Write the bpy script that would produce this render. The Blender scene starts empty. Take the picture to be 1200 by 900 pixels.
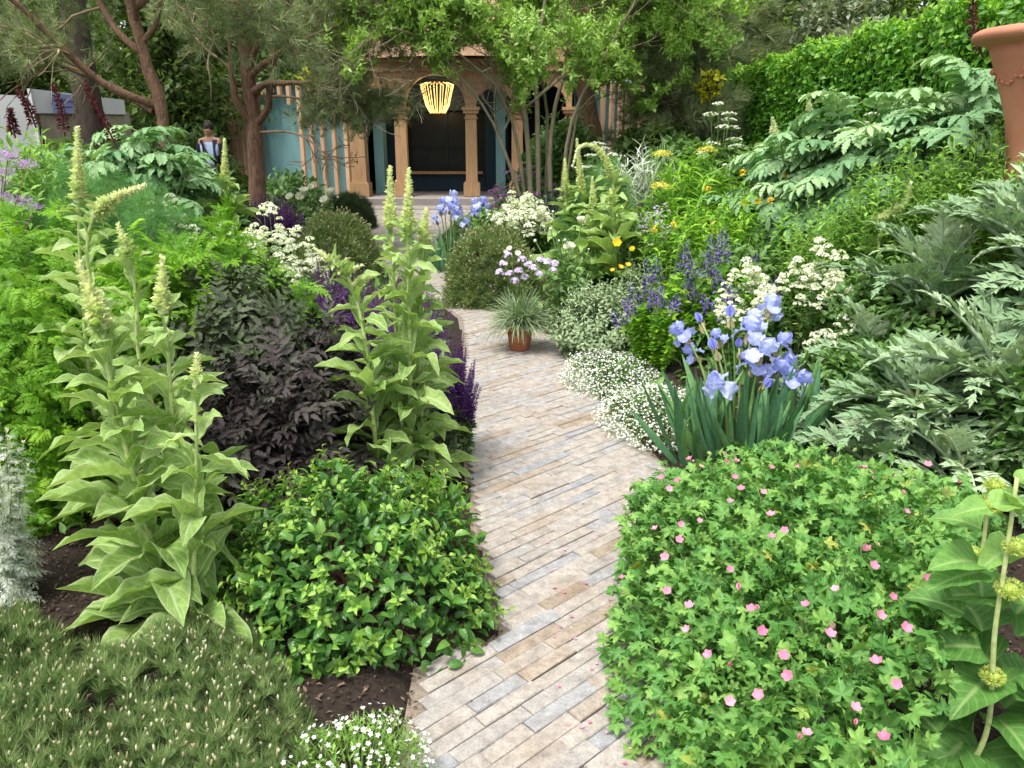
import bpy, math
import numpy as np
from math import radians, pi, sin, cos

# ------------------------------------------------------------------ camera, world, sun, exposure
scn = bpy.context.scene
F = 906.0; PITCH = radians(18.3); EYE = 1.5
cam_d = bpy.data.cameras.new('camera'); cam = bpy.data.objects.new('camera', cam_d)
scn.collection.objects.link(cam); scn.camera = cam
cam.location = (0, 0, EYE); cam.rotation_euler = (pi/2 - PITCH, 0, 0)
cam_d.sensor_width = 36; cam_d.lens = 36*F/1200; cam_d.clip_start = 0.05; cam_d.clip_end = 2000
W = bpy.data.worlds.new('World'); scn.world = W; W.use_nodes = True
nt = W.node_tree; nt.nodes.clear()
sky = nt.nodes.new('ShaderNodeTexSky'); sky.sky_type = 'NISHITA'; sky.sun_disc = False
SUN_EL, SUN_AZ = radians(67), radians(-140)
sky.sun_elevation = SUN_EL; sky.sun_rotation = SUN_AZ; sky.dust_density = 4; sky.air_density = 1.2
hs = nt.nodes.new('ShaderNodeHueSaturation'); hs.inputs['Saturation'].default_value = 0.28
bg = nt.nodes.new('ShaderNodeBackground'); bg.inputs['Strength'].default_value = 0.15
wo = nt.nodes.new('ShaderNodeOutputWorld')
nt.links.new(sky.outputs[0], hs.inputs['Color']); nt.links.new(hs.outputs[0], bg.inputs['Color']); nt.links.new(bg.outputs[0], wo.inputs[0])
sd = bpy.data.lights.new('sun', 'SUN'); sd.energy = 1.5; sd.angle = radians(10); sd.color = (1, .96, .9)
so = bpy.data.objects.new('sun', sd); scn.collection.objects.link(so)
so.rotation_euler = (pi/2 - SUN_EL, 0, -SUN_AZ + pi)
scn.view_settings.view_transform = 'Standard'; scn.view_settings.look = 'None'
scn.view_settings.exposure = 1.12; scn.view_settings.gamma = 1.0; scn.view_settings.use_curve_mapping = False
scn.cycles.max_bounces = 6; scn.cycles.diffuse_bounces = 4; scn.cycles.transmission_bounces = 4
scn.cycles.use_denoising = True; scn.cycles.sample_clamp_indirect = 6

rng = np.random.default_rng(11)
R = rng.random
def U(a, b, n=None): return rng.uniform(a, b, n)

# ------------------------------------------------------------------ placing: a sight line of the survey -> a point in the garden
def at(px, py, Y):
    u = (px-600)/F; v = -(py-450)/F
    dy = cos(PITCH)+v*sin(PITCH); dz = -sin(PITCH)+v*cos(PITCH)
    t = Y/dy
    return np.array([u*t, Y, EYE+dz*t])
_py = np.array([-2, 1.0, 1.55, 1.95, 2.02, 2.9, 4.2, 5.4, 6.3, 7.2, 8.2, 9.5, 11, 14, 16])
_xl = np.array([-.27, -.27, -.26, -.26, -.02, -.16, -.27, -.33, -.42, -.75, -1.2, -1.75, -2.3, -3.6, -3.9])
_xr = np.array([.85, .85, .85, .84, .83, .8, .5, .42, .02, -.05, -.3, -.75, -1.1, -.9, -.6])
def xl(y): return np.interp(y, _py, _xl)
def xr(y): return np.interp(y, _py, _xr)
def sm(t): t = np.clip(t, 0, 1); return t*t*(3-2*t)
def ground(x, y):
    x = np.asarray(x, float); y = np.asarray(y, float)
    dr = x-xr(y)-.25; dl = xl(y)-x-.7
    h = 1.02*sm(dr/3.0)*sm((y+1)/4) + .42*sm(dl/2.6)*sm((y+1)/4)
    h *= 1-sm((y-11.5)/4)
    edge = np.minimum(np.abs(x-xr(y)), np.abs(x-xl(y)))
    n = .02*np.sin(x*5+y*3)+.015*np.sin(x*11-y*7.3)
    out = (x > xr(y)) | (x < xl(y))
    return np.where(out, h+n*sm(edge/.3)-.012+.03*sm(edge/.15), -.05)
def gp(px, Y):
    z = 0.
    for _ in range(6):
        d = Y*cos(PITCH)-(z-EYE)*sin(PITCH); x = (px-600)/F*d; z = float(ground(x, Y))
    return np.array([x, Y, z])
def zt(py, Y): return at(600, py, Y)[2]
def mpx(Y, z=.5): return (Y*cos(PITCH)-(z-EYE)*sin(PITCH))/F      # metres per photo pixel at that distance

# ------------------------------------------------------------------ mesh builder
class MB:
    def __init__(s): s.v = []; s.k = []; s.lv = []; s.lt = []; s.n = 0
    def add(s, v, lv, lt, k):
        s.v.append(np.asarray(v, np.float32)); s.k.append(np.asarray(k, np.float32))
        s.lv.append(np.asarray(lv, np.int64)+s.n); s.lt.append(np.asarray(lt, np.int64)); s.n += len(v)
    def inst(s, T, pos, Rm, sc, var=None):
        N = len(pos)
        if N == 0: return
        tv, tk, lv, lt = T
        sc = np.asarray(sc, float)
        if sc.ndim == 0: sc = np.full(N, float(sc))
        if sc.ndim == 1: sc = np.repeat(sc[:, None], 3, 1)
        if var is None: var = R(N)
        v = np.einsum('nij,nkj->nki', Rm, tv[None]*sc[:, None, :])+pos[:, None, :]
        k = np.zeros((N, len(tv), 4)); k[:, :, 0] = np.asarray(var)[:, None]*.76+tk[None, :, 2]*.24; k[:, :, 1] = tk[None, :, 0]; k[:, :, 2] = tk[None, :, 1]
        k[:, :, 3] = np.clip(k[:, :, 0]*.8+tk[None, :, 2]*.2, 0, 1)
        off = (np.arange(N)*len(tv))[:, None]
        s.add(v.reshape(-1, 3), (lv[None]+off).ravel(), np.tile(lt, N), k.reshape(-1, 4))
    def instv(s, Ts, pos, Rm, sc, var=None):
        N = len(pos); sc = np.asarray(sc, float)
        if sc.ndim == 0: sc = np.full(N, float(sc))
        if var is None: var = R(N)
        w = rng.integers(0, len(Ts), N)
        for i, T in enumerate(Ts):
            m = w == i
            if m.any(): s.inst(T, pos[m], Rm[m], sc[m], np.asarray(var)[m])
    def tubes(s, C, rad, sides=5, var=None):
        C = np.asarray(C, float); N, K, _ = C.shape
        rad = np.broadcast_to(np.asarray(rad, float), (N, K))
        Tn = np.gradient(C, axis=1); Tn /= np.linalg.norm(Tn, axis=2, keepdims=True)+1e-9
        ref = np.where(np.abs(Tn[:, :, 2:3]) > .93, np.array([1., 0, 0]), np.array([0, 0, 1.]))
        if True:
            rm = np.abs(Tn[:, :, 2]).mean(1) > .8
            ref = np.where(rm[:, None, None], np.array([1., .13, 0]), np.array([0, .1, 1.]))*np.ones((N, K, 1))
        X = np.cross(Tn, ref); X /= np.linalg.norm(X, axis=2, keepdims=True)+1e-9
        Yv = np.cross(Tn, X)
        a = np.arange(sides)/sides*2*pi
        v = C[:, :, None]+rad[:, :, None, None]*(np.cos(a)[None, None, :, None]*X[:, :, None]+np.sin(a)[None, None, :, None]*Yv[:, :, None])
        idx = np.arange(K*sides).reshape(K, sides)
        q = np.stack([idx[:-1], np.roll(idx[:-1], -1, 1), np.roll(idx[1:], -1, 1), idx[1:]], -1).reshape(-1, 4)
        cap = idx[-1][None, :]
        lv1 = np.concatenate([q.ravel(), cap.ravel()]); lt1 = np.concatenate([np.full(len(q), 4), [sides]])
        if var is None: var = R(N)
        k = np.zeros((N, K, sides, 4)); k[..., 0] = np.asarray(var).reshape(-1, 1, 1); k[..., 1] = np.linspace(0, 1, K)[None, :, None]; k[..., 2] = .5; k[..., 3] = k[..., 0]
        off = (np.arange(N)*K*sides)[:, None]
        s.add(v.reshape(-1, 3), (lv1[None]+off).ravel(), np.tile(lt1, N), k.reshape(-1, 4))
    def tube(s, pts, rad, sides=6, var=.5):
        pts = np.asarray(pts, float); s.tubes(pts[None], np.broadcast_to(rad, (len(pts),))[None], sides, [var])
    def box(s, c, d, rz=0, var=.5, taper=0):
        x, y, z = np.array(d)/2.
        v = np.array([[-x, -y, -z], [x, -y, -z], [x, y, -z], [-x, y, -z], [-x, -y, z], [x, -y, z], [x, y, z], [-x, y, z]], float)
        v[4:, :2] *= 1-taper
        M = np.array([[cos(rz), -sin(rz), 0], [sin(rz), cos(rz), 0], [0, 0, 1]])
        f = [0, 3, 2, 1, 4, 5, 6, 7, 0, 1, 5, 4, 1, 2, 6, 5, 2, 3, 7, 6, 3, 0, 4, 7]
        s.add(v@M.T+np.array(c), f, [4]*6, np.tile([var, .5, .5, var], (8, 1)))
    def lathe(s, prof, c, seg=32, a0=0, var=.5, sq=None):
        prof = np.asarray(prof, float); K = len(prof); a = np.arange(seg)/seg*2*pi+a0
        v = np.stack([prof[:, 0, None]*np.cos(a), prof[:, 0, None]*np.sin(a), np.repeat(prof[:, 1, None], seg, 1)], -1)
        idx = np.arange(K*seg).reshape(K, seg)
        q = np.stack([idx[:-1], np.roll(idx[:-1], -1, 1), np.roll(idx[1:], -1, 1), idx[1:]], -1).reshape(-1, 4)
        k = np.zeros((K*seg, 4)); k[:, 0] = var; k[:, 1] = np.repeat(np.linspace(0, 1, K), seg); k[:, 2] = .5; k[:, 3] = var
        s.add(v.reshape(-1, 3)+np.array(c), q.ravel(), np.full(len(q), 4), k)
    def poly(s, P, var=.5):
        P = np.asarray(P, float); s.add(P, np.arange(len(P)), [len(P)], np.tile([var, .5, .5, var], (len(P), 1)))
    def slab(s, P, nrm, var=.5):                       # flat polygon with thickness nrm (vector)
        P = np.asarray(P, float); n = len(P); v = np.concatenate([P, P+np.array(nrm)])
        lv = list(range(n))[::-1]+list(range(n, 2*n)); lt = [n, n]
        for i in range(n):
            j = (i+1) % n; lv += [i, j, n+j, n+i]; lt.append(4)
        s.add(v, lv, lt, np.tile([var, .5, .5, var], (2*n, 1)))
    def T(s):
        v = np.concatenate(s.v); k = np.concatenate(s.k)
        return (v.astype(float), k[:, [1, 2, 0]].astype(float), np.concatenate(s.lv), np.concatenate(s.lt))
    def build(s, name, mat, parent=None, smooth=True, loc=None):
        me = bpy.data.meshes.new(name)
        o = bpy.data.objects.new(name, me); scn.collection.objects.link(o)
        if s.n:
            v = np.concatenate(s.v).astype(np.float32); lv = np.concatenate(s.lv).astype(np.int32); lt = np.concatenate(s.lt).astype(np.int32)
            if parent is not None: v = v-np.array(parent.location, np.float32)
            elif loc is not None: v = v-np.array(loc, np.float32); o.location = [float(q) for q in loc]
            me.vertices.add(len(v)); me.vertices.foreach_set('co', v.ravel())
            me.loops.add(len(lv)); me.loops.foreach_set('vertex_index', lv)
            me.polygons.add(len(lt)); ls = np.zeros(len(lt), np.int32); ls[1:] = np.cumsum(lt)[:-1]
            me.polygons.foreach_set('loop_start', ls)
            me.polygons.foreach_set('use_smooth', np.full(len(lt), smooth))
            at_ = me.attributes.new('k', 'FLOAT_COLOR', 'POINT'); at_.data.foreach_set('color', np.concatenate(s.k).astype(np.float32).ravel())
            me.update(calc_edges=True)
        if mat: me.materials.append(mat)
        if parent is not None: o.parent = parent
        return o

def tag(o, label=None, cat=None, group=None, kind=None):
    if label: o['label'] = label
    if cat: o['category'] = cat
    if group: o['group'] = group
    if kind: o['kind'] = kind
    return o
def thing(name, label, cat, loc=(0, 0, 0), group=None):
    o = bpy.data.objects.new(name, None); scn.collection.objects.link(o)
    o.location = [float(q) for q in loc]; o.empty_display_size = .1
    return tag(o, label, cat, group)
def struct(mb, name, mat, smooth=False): return tag(mb.build(name, mat, smooth=smooth), kind='structure')

# ------------------------------------------------------------------ materials
def newmat(name):
    m = bpy.data.materials.new(name); m.use_nodes = True; t = m.node_tree; t.nodes.clear()
    return m, t, t.nodes.new, t.links.new
def c4(c): return (c[0], c[1], c[2], 1)
def leafmat(name, c0, c1, c2, tr=.3, rough=.45, vein=None, va=.5, nv=0, spec=.3, tip=None, edge=None, age=False):
    m, t, N, L = newmat(name)
    a = N('ShaderNodeAttribute'); a.attribute_name = 'k'
    s = N('ShaderNodeSeparateColor'); L(a.outputs['Color'], s.inputs[0])
    r = N('ShaderNodeValToRGB'); L(s.outputs[0], r.inputs[0])
    e = r.color_ramp.elements; e[0].color = c4(c0); e[1].color = c4(c2); e[0].position = .05; e[1].position = .97
    q = e.new(.5); q.color = c4(c1); e[2].position = .84
    if age: q = e.new(.868); q.color = c4(c2); q = e.new(.882); q.color = (.46, .38, .07, 1)
    col = r.outputs[0]
    g = N('ShaderNodeNewGeometry')
    nz = N('ShaderNodeTexNoise'); nz.inputs['Scale'].default_value = 60; L(g.outputs['Position'], nz.inputs['Vector'])
    mr = N('ShaderNodeMapRange'); mr.inputs[1].default_value = .3; mr.inputs[2].default_value = .7; mr.inputs[3].default_value = .82; mr.inputs[4].default_value = 1.15
    L(nz.outputs[0], mr.inputs[0])
    mm = N('ShaderNodeMix'); mm.data_type = 'RGBA'; mm.blend_type = 'MULTIPLY'; mm.inputs[0].default_value = 1
    L(col, mm.inputs[6]); L(mr.outputs[0], mm.inputs[7]); col = mm.outputs[2]
    bump_src = nz.outputs[0]
    if tip:
        mt = N('ShaderNodeMapRange'); mt.inputs[1].default_value = .55; mt.inputs[2].default_value = 1; L(s.outputs[1], mt.inputs[0])
        x = N('ShaderNodeMix'); x.data_type = 'RGBA'; L(mt.outputs[0], x.inputs[0]); L(col, x.inputs[6]); x.inputs[7].default_value = c4(tip); col = x.outputs[2]
    if vein:
        mp = N('ShaderNodeMapRange'); mp.inputs[1].default_value = .03; mp.inputs[2].default_value = .14; mp.inputs[3].default_value = va; mp.inputs[4].default_value = 0; L(s.outputs[2], mp.inputs[0])
        fac = mp.outputs[0]
        if nv:
            m1 = N('ShaderNodeMath'); m1.operation = 'MULTIPLY'; m1.inputs[1].default_value = nv; L(s.outputs[1], m1.inputs[0])
            m2 = N('ShaderNodeMath'); m2.operation = 'MULTIPLY_ADD'; m2.inputs[1].default_value = -nv*.22; L(s.outputs[2], m2.inputs[0]); L(m1.outputs[0], m2.inputs[2])
            m3 = N('ShaderNodeMath'); m3.operation = 'PINGPONG'; m3.inputs[1].default_value = .5; L(m2.outputs[0], m3.inputs[0])
            m4 = N('ShaderNodeMapRange'); m4.inputs[1].default_value = .02; m4.inputs[2].default_value = .12; m4.inputs[3].default_value = va*.5; m4.inputs[4].default_value = 0; L(m3.outputs[0], m4.inputs[0])
            m5 = N('ShaderNodeMath'); m5.operation = 'MAXIMUM'; L(fac, m5.inputs[0]); L(m4.outputs[0], m5.inputs[1]); fac = m5.outputs[0]
            bump_src = m3.outputs[0]
        x = N('ShaderNodeMix'); x.data_type = 'RGBA'; L(fac, x.inputs[0]); L(col, x.inputs[6]); x.inputs[7].default_value = c4(vein); col = x.outputs[2]
    if edge:
        mt = N('ShaderNodeMapRange'); mt.inputs[1].default_value = .8; mt.inputs[2].default_value = 1; mt.inputs[4].default_value = .75; L(s.outputs[2], mt.inputs[0])
        x = N('ShaderNodeMix'); x.data_type = 'RGBA'; L(mt.outputs[0], x.inputs[0]); L(col, x.inputs[6]); x.inputs[7].default_value = c4(edge); col = x.outputs[2]
    p = N('ShaderNodeBsdfPrincipled'); p.inputs['Roughness'].default_value = rough; p.inputs['Specular IOR Level'].default_value = spec
    L(col, p.inputs['Base Color'])
    b = N('ShaderNodeBump'); b.inputs['Strength'].default_value = .35; b.inputs['Distance'].default_value = .003; L(bump_src, b.inputs['Height']); L(b.outputs[0], p.inputs['Normal'])
    tl = N('ShaderNodeBsdfTranslucent')
    tc = N('ShaderNodeMix'); tc.data_type = 'RGBA'; tc.blend_type = 'MULTIPLY'; tc.inputs[0].default_value = 1; L(col, tc.inputs[6]); tc.inputs[7].default_value = (1.25, 1.3, .7, 1) if c1[1] > max(c1[0], c1[2]) else (1.1, 1.1, 1.1, 1)
    L(tc.outputs[2], tl.inputs[0])
    ms = N('ShaderNodeMixShader'); ms.inputs[0].default_value = tr; L(p.outputs[0], ms.inputs[1]); L(tl.outputs[0], ms.inputs[2])
    o = N('ShaderNodeOutputMaterial'); L(ms.outputs[0], o.inputs[0])
    return m
def solid(name, c0, c1=None, scale=8, rough=.7, bump=.2, dist=.01, stretch=(1, 1, 1), usek=0, spec=.3, detail=6, metal=0):
    m, t, N, L = newmat(name); c1 = c1 or tuple(q*.7 for q in c0)
    tc = N('ShaderNodeTexCoord'); mp = N('ShaderNodeMapping'); mp.inputs['Scale'].default_value = stretch; L(tc.outputs['Object'], mp.inputs[0])
    nz = N('ShaderNodeTexNoise'); nz.inputs['Scale'].default_value = scale; nz.inputs['Detail'].default_value = detail; nz.inputs['Roughness'].default_value = .65; L(mp.outputs[0], nz.inputs['Vector'])
    r = N('ShaderNodeValToRGB'); r.color_ramp.elements[0].position = .32; r.color_ramp.elements[1].position = .68
    r.color_ramp.elements[0].color = c4(c1); r.color_ramp.elements[1].color = c4(c0); L(nz.outputs[0], r.inputs[0]); col = r.outputs[0]
    if usek:
        a = N('ShaderNodeAttribute'); a.attribute_name = 'k'; s = N('ShaderNodeSeparateColor'); L(a.outputs['Color'], s.inputs[0])
        mr = N('ShaderNodeMapRange'); mr.inputs[3].default_value = 1-usek; mr.inputs[4].default_value = 1+usek; L(s.outputs[0], mr.inputs[0])
        x = N('ShaderNodeMix'); x.data_type = 'RGBA'; x.blend_type = 'MULTIPLY'; x.inputs[0].default_value = 1; L(col, x.inputs[6]); L(mr.outputs[0], x.inputs[7]); col = x.outputs[2]
    p = N('ShaderNodeBsdfPrincipled'); p.inputs['Roughness'].default_value = rough; p.inputs['Specular IOR Level'].default_value = spec; p.inputs['Metallic'].default_value = metal; L(col, p.inputs['Base Color'])
    b = N('ShaderNodeBump'); b.inputs['Strength'].default_value = bump; b.inputs['Distance'].default_value = dist; L(nz.outputs[0], b.inputs['Height']); L(b.outputs[0], p.inputs['Normal'])
    o = N('ShaderNodeOutputMaterial'); L(p.outputs[0], o.inputs[0])
    return m
def glow(name, c, st):
    m, t, N, L = newmat(name); e = N('ShaderNodeEmission'); e.inputs[0].default_value = c4(c); e.inputs[1].default_value = st
    o = N('ShaderNodeOutputMaterial'); L(e.outputs[0], o.inputs[0]); return m
def pavermat():
    m, t, N, L = newmat('pavers')
    a = N('ShaderNodeAttribute'); a.attribute_name = 'k'; s = N('ShaderNodeSeparateColor'); L(a.outputs['Color'], s.inputs[0])
    r = N('ShaderNodeValToRGB'); L(s.outputs[0], r.inputs[0]); cr = r.color_ramp; cr.interpolation = 'LINEAR'
    P = [(0, (.28, .283, .29)), (.12, (.31, .305, .30)), (.25, (.33, .31, .285)), (.45, (.34, .305, .265)), (.65, (.37, .335, .295)), (.80, (.33, .275, .22)), (.9, (.28, .225, .17)), (1, (.39, .36, .325))]
    cr.elements[0].position = 0; cr.elements[0].color = c4(P[0][1]); cr.elements[1].position = 1; cr.elements[1].color = c4(P[-1][1])
    for p_, c in P[1:-1]: cr.elements.new(p_).color = c4(c)
    g = N('ShaderNodeNewGeometry')
    n1 = N('ShaderNodeTexNoise'); n1.inputs['Scale'].default_value = 22; n1.inputs['Detail'].default_value = 8; n1.inputs['Roughness'].default_value = .7; L(g.outputs['Position'], n1.inputs['Vector'])
    n2 = N('ShaderNodeTexNoise'); n2.inputs['Scale'].default_value = 160; n2.inputs['Detail'].default_value = 4; L(g.outputs['Position'], n2.inputs['Vector'])
    m1 = N('ShaderNodeMapRange'); m1.inputs[1].default_value = .3; m1.inputs[2].default_value = .7; m1.inputs[3].default_value = .62; m1.inputs[4].default_value = 1.28; L(n1.outputs[0], m1.inputs[0])
    m2 = N('ShaderNodeMapRange'); m2.inputs[1].default_value = .3; m2.inputs[2].default_value = .7; m2.inputs[3].default_value = .8; m2.inputs[4].default_value = 1.15; L(n2.outputs[0], m2.inputs[0])
    mu = N('ShaderNodeMath'); mu.operation = 'MULTIPLY'; L(m1.outputs[0], mu.inputs[0]); L(m2.outputs[0], mu.inputs[1])
    x = N('ShaderNodeMix'); x.data_type = 'RGBA'; x.blend_type = 'MULTIPLY'; x.inputs[0].default_value = 1; L(r.outputs[0], x.inputs[6]); L(mu.outputs[0], x.inputs[7])
    # warm stains
    n3 = N('ShaderNodeTexNoise'); n3.inputs['Scale'].default_value = 5; n3.inputs['Detail'].default_value = 5; L(g.outputs['Position'], n3.inputs['Vector'])
    m3 = N('ShaderNodeMapRange'); m3.inputs[1].default_value = .52; m3.inputs[2].default_value = .72; m3.inputs[3].default_value = 0; m3.inputs[4].default_value = .55; L(n3.outputs[0], m3.inputs[0])
    y = N('ShaderNodeMix'); y.data_type = 'RGBA'; y.blend_type = 'MULTIPLY'; L(m3.outputs[0], y.inputs[0]); L(x.outputs[2], y.inputs[6]); y.inputs[7].default_value = (.80, .68, .54, 1)
    p = N('ShaderNodeBsdfPrincipled'); p.inputs['Roughness'].default_value = .85; p.inputs['Specular IOR Level'].default_value = .2; L(y.outputs[2], p.inputs['Base Color'])
    ad = N('ShaderNodeMath'); ad.operation = 'MULTIPLY_ADD'; ad.inputs[1].default_value = .3; L(n2.outputs[0], ad.inputs[0]); L(n1.outputs[0], ad.inputs[2])
    b = N('ShaderNodeBump'); b.inputs['Strength'].default_value = .6; b.inputs['Distance'].default_value = .006; L(ad.outputs[0], b.inputs['Height']); L(b.outputs[0], p.inputs['Normal'])
    o = N('ShaderNodeOutputMaterial'); L(p.outputs[0], o.inputs[0]); return m

# ------------------------------------------------------------------ templates
def nrm(a): return a/(np.linalg.norm(a, axis=-1, keepdims=True)+1e-9)
def frames(D, Nn):
    D = nrm(np.asarray(D, float)); X = nrm(np.cross(D, Nn)); Z = np.cross(X, D)
    return np.stack([X, D, Z], -1)
SH = {'ell': lambda t: np.sin(pi*t)**.75, 'ovate': lambda t: np.sin(pi*t**.62)**.9, 'lance': lambda t: np.sin(pi*t**.75)**1.15, 'obov': lambda t: np.sin(pi*t**1.5)**.8,
      'blade': lambda t: np.minimum(1, (1-t)*2.2)**.7*(.75+.25*np.minimum(1, t*3)), 'mul': lambda t: (.22*(1-t)+np.sin(pi*t**1.08)**.85)*np.clip((1-t)*9, 0, 1)**.7,
      'heart': lambda t: np.sqrt(np.clip(1-(1-t*3.2).clip(0)**2, 0, 1))*(1-t)**.75*1.3, 'fall': lambda t: np.sin(pi*np.clip(t, 0, 1)**1.55*.93+.06)**.6}
def leafT(w=.3, shape='ell', n=5, cols=3, bend=.5, fold=.15, wave=0., nw=3, serr=0., b0=0., twist=0.):
    t = np.linspace(0, 1, n+1); f = np.maximum(SH[shape](np.clip(t, 1e-4, 1)), .02)
    f[-1] = .02
    hw = w/2*f
    if serr: hw = hw*(1+serr*np.where(np.arange(n+1) % 2 == 0, 1, -1))
    a = b0+bend*t
    y = np.concatenate([[0], np.cumsum(np.cos((a[1:]+a[:-1])/2)/n)]); z = -np.concatenate([[0], np.cumsum(np.sin((a[1:]+a[:-1])/2)/n)])
    u = np.linspace(-1, 1, cols); Tt, Uu = np.meshgrid(t, u, indexing='ij')
    ph = np.where(Uu < 0, 1.3, 0)
    lz = fold*np.abs(Uu)*hw[:, None]*2 + wave*np.abs(Uu)**1.5*np.sin(2*pi*nw*Tt+ph)*np.clip(f, 0, 1)[:, None]
    lx = Uu*hw[:, None]
    tw = twist*Tt
    X = lx*np.cos(tw)-lz*np.sin(tw); lz2 = lx*np.sin(tw)+lz*np.cos(tw)
    V = np.stack([X, y[:, None]+np.sin(a)[:, None]*lz2, z[:, None]+np.cos(a)[:, None]*lz2], -1).reshape(-1, 3)
    k = np.stack([Tt, np.abs(Uu), Tt*0+.5], -1).reshape(-1, 3)
    idx = np.arange((n+1)*cols).reshape(n+1, cols)
    q = np.stack([idx[:-1, :-1], idx[:-1, 1:], idx[1:, 1:], idx[1:, :-1]], -1).reshape(-1, 4)
    return (V, k, q.ravel(), np.full(len(q), 4))
def quadT(w=.4, fold=.2, peak=.45, bend=.1):
    V = np.array([[0, 0, 0], [w/2, peak, fold*w/2], [0, 1, -bend], [-w/2, peak, fold*w/2], [0, peak, 0]], float)
    return (V, np.array([[0, 0, .5], [.5, 1, .5], [1, 0, .5], [.5, 1, .5], [.5, 0, .5]]), np.array([0, 1, 2, 4, 0, 4, 2, 3]), np.array([4, 4]))
def needleT(n, L0=.7, cone=60, w=.03, seed=0, up=0.):
    r = np.random.default_rng(seed); th = r.uniform(0, 2*pi, n); c = np.cos(radians(cone)); cz = r.uniform(c, 1, n); sz = np.sqrt(1-cz**2)
    D = np.stack([sz*np.cos(th), cz, sz*np.sin(th)], -1); L = r.uniform(L0, 1, n); side = nrm(np.cross(D, r.normal(size=(n, 3))))
    b = D*0.02+r.normal(size=(n, 3))*.02
    V = np.stack([b-side*w/2, b+side*w/2, D*L[:, None]+b], 1).reshape(-1, 3)
    k = np.tile([[0, 0, .5], [0, 1, .5], [1, .5, .5]], (n, 1)).astype(float); k[:, 2] = np.repeat(r.random(n), 3)
    return (V, k, np.arange(3*n), np.full(n, 3))
def compose(parts):
    m = MB()
    for T, pos, Rm, sc in parts:
        m.inst(T, np.array([pos], float), Rm[None], np.array([sc], float) if np.ndim(sc) == 0 else np.array([sc], float), [.5])
    return m.T()
def pinnateT(pairs, leaf, ang=55, bend=.7, prof=lambda t: np.sin(pi*(.15+.8*t)), ll=.4, rw=.012, term=True, droop=.0, t0=.12, lift=0., seed=0, jit=.12, b0=0.):
    r = np.random.default_rng(seed); parts = []
    n = 12; t = np.linspace(0, 1, n+1); a = b0+bend*t
    y = np.concatenate([[0], np.cumsum(np.cos((a[1:]+a[:-1])/2)/n)]); z = -np.concatenate([[0], np.cumsum(np.sin((a[1:]+a[:-1])/2)/n)])
    def fr(tt):
        aa = b0+bend*tt; return np.array([0, np.interp(tt, t, y), np.interp(tt, t, z)]), np.array([0, cos(aa), -sin(aa)]), np.array([0, sin(aa), cos(aa)])
    for i in range(pairs):
        tt = t0+(1-t0)*(i+.5)/(pairs+.5)
        p, d, up = fr(tt)
        for s in (-1, 1):
            an = radians(ang*(1-.35*tt))+r.normal()*jit
            dd = d*cos(an)+np.array([s, 0, 0])*sin(an)+up*(lift-droop+r.normal()*jit)
            uu = up+np.array([s, 0, 0])*(-.25)+r.normal(size=3)*jit*.7
            parts.append((leaf, p, frames(dd[None], uu[None])[0], ll*prof(tt)*r.uniform(.85, 1.1)))
    if term:
        p, d, up = fr(1.); parts.append((leaf, p-d*.03, frames(d[None], up[None])[0], ll*max(prof(.95), .45)))
    m = MB()
    for T_, pos, Rm, sc in parts: m.inst(T_, np.array([pos]), Rm[None], [sc], [.5])
    C = np.stack([np.zeros(n+1), y, z], -1); m.tubes(C[None], (rw*(1-.75*t))[None], 3, [.5])
    T = m.T(); T[1][-(n+1)*3:, 1] = 0; return T
def palmT(lobes=5, depth=.5, teeth=3, seed=0):
    r = np.random.default_rng(seed); V = [[0, 0, 0]]; k = [[0, 0, .5]]; n = lobes*10
    span = radians(310)
    for i in range(n+1):
        s = i/n; th = -span/2+span*s; ph = (s*lobes) % 1; d = abs(ph-.5)*2
        L = 1-abs(s-.5)*.7
        rad = L*(1-depth*d**1.3)*(1+.10*(1 if i % 2 else -1)*(d < .75))
        rad *= .55
        V.append([sin(th)*rad, cos(th)*rad+.0, .10*rad*(1-d)*-1+.16*rad*d-.12*rad*rad*3]); k.append([.9, d, .5])
    lv = []; lt = []
    for i in range(1, n+1): lv += [0, i+1, i]; lt.append(3)
    return (np.array(V, float), np.array(k, float), np.array(lv), np.array(lt))
def flowerT(n=5, w=.8, cup=.5, shape='obov', seg=3, wave=0, cols=3):
    p = leafT(w=w, shape=shape, n=seg, cols=cols, bend=-cup*.6, fold=.1, wave=wave)
    parts = []
    for i in range(n):
        a = 2*pi*i/n; d = np.array([cos(a)*cos(cup), sin(cup), sin(a)*cos(cup)])
        up = np.array([-cos(a)*sin(cup), cos(cup), -sin(a)*sin(cup)])
        parts.append((p, (0, 0, 0), frames(d[None], up[None])[0], 1.))
    return compose(parts)
def blobT(sub=1):
    import bmesh
    bm = bmesh.new(); bmesh.ops.create_icosphere(bm, subdivisions=sub, radius=.5)
    V = np.array([v.co[:] for v in bm.verts]); lv = np.array([[v.index for v in f.verts] for f in bm.faces]); bm.free()
    k = np.stack([V[:, 1]+.5, np.full(len(V), .5), np.full(len(V), .5)], -1)
    return (V, k, lv.ravel(), np.full(len(lv), 3))
BLOB = blobT(1); BLOB2 = blobT(2)

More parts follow.
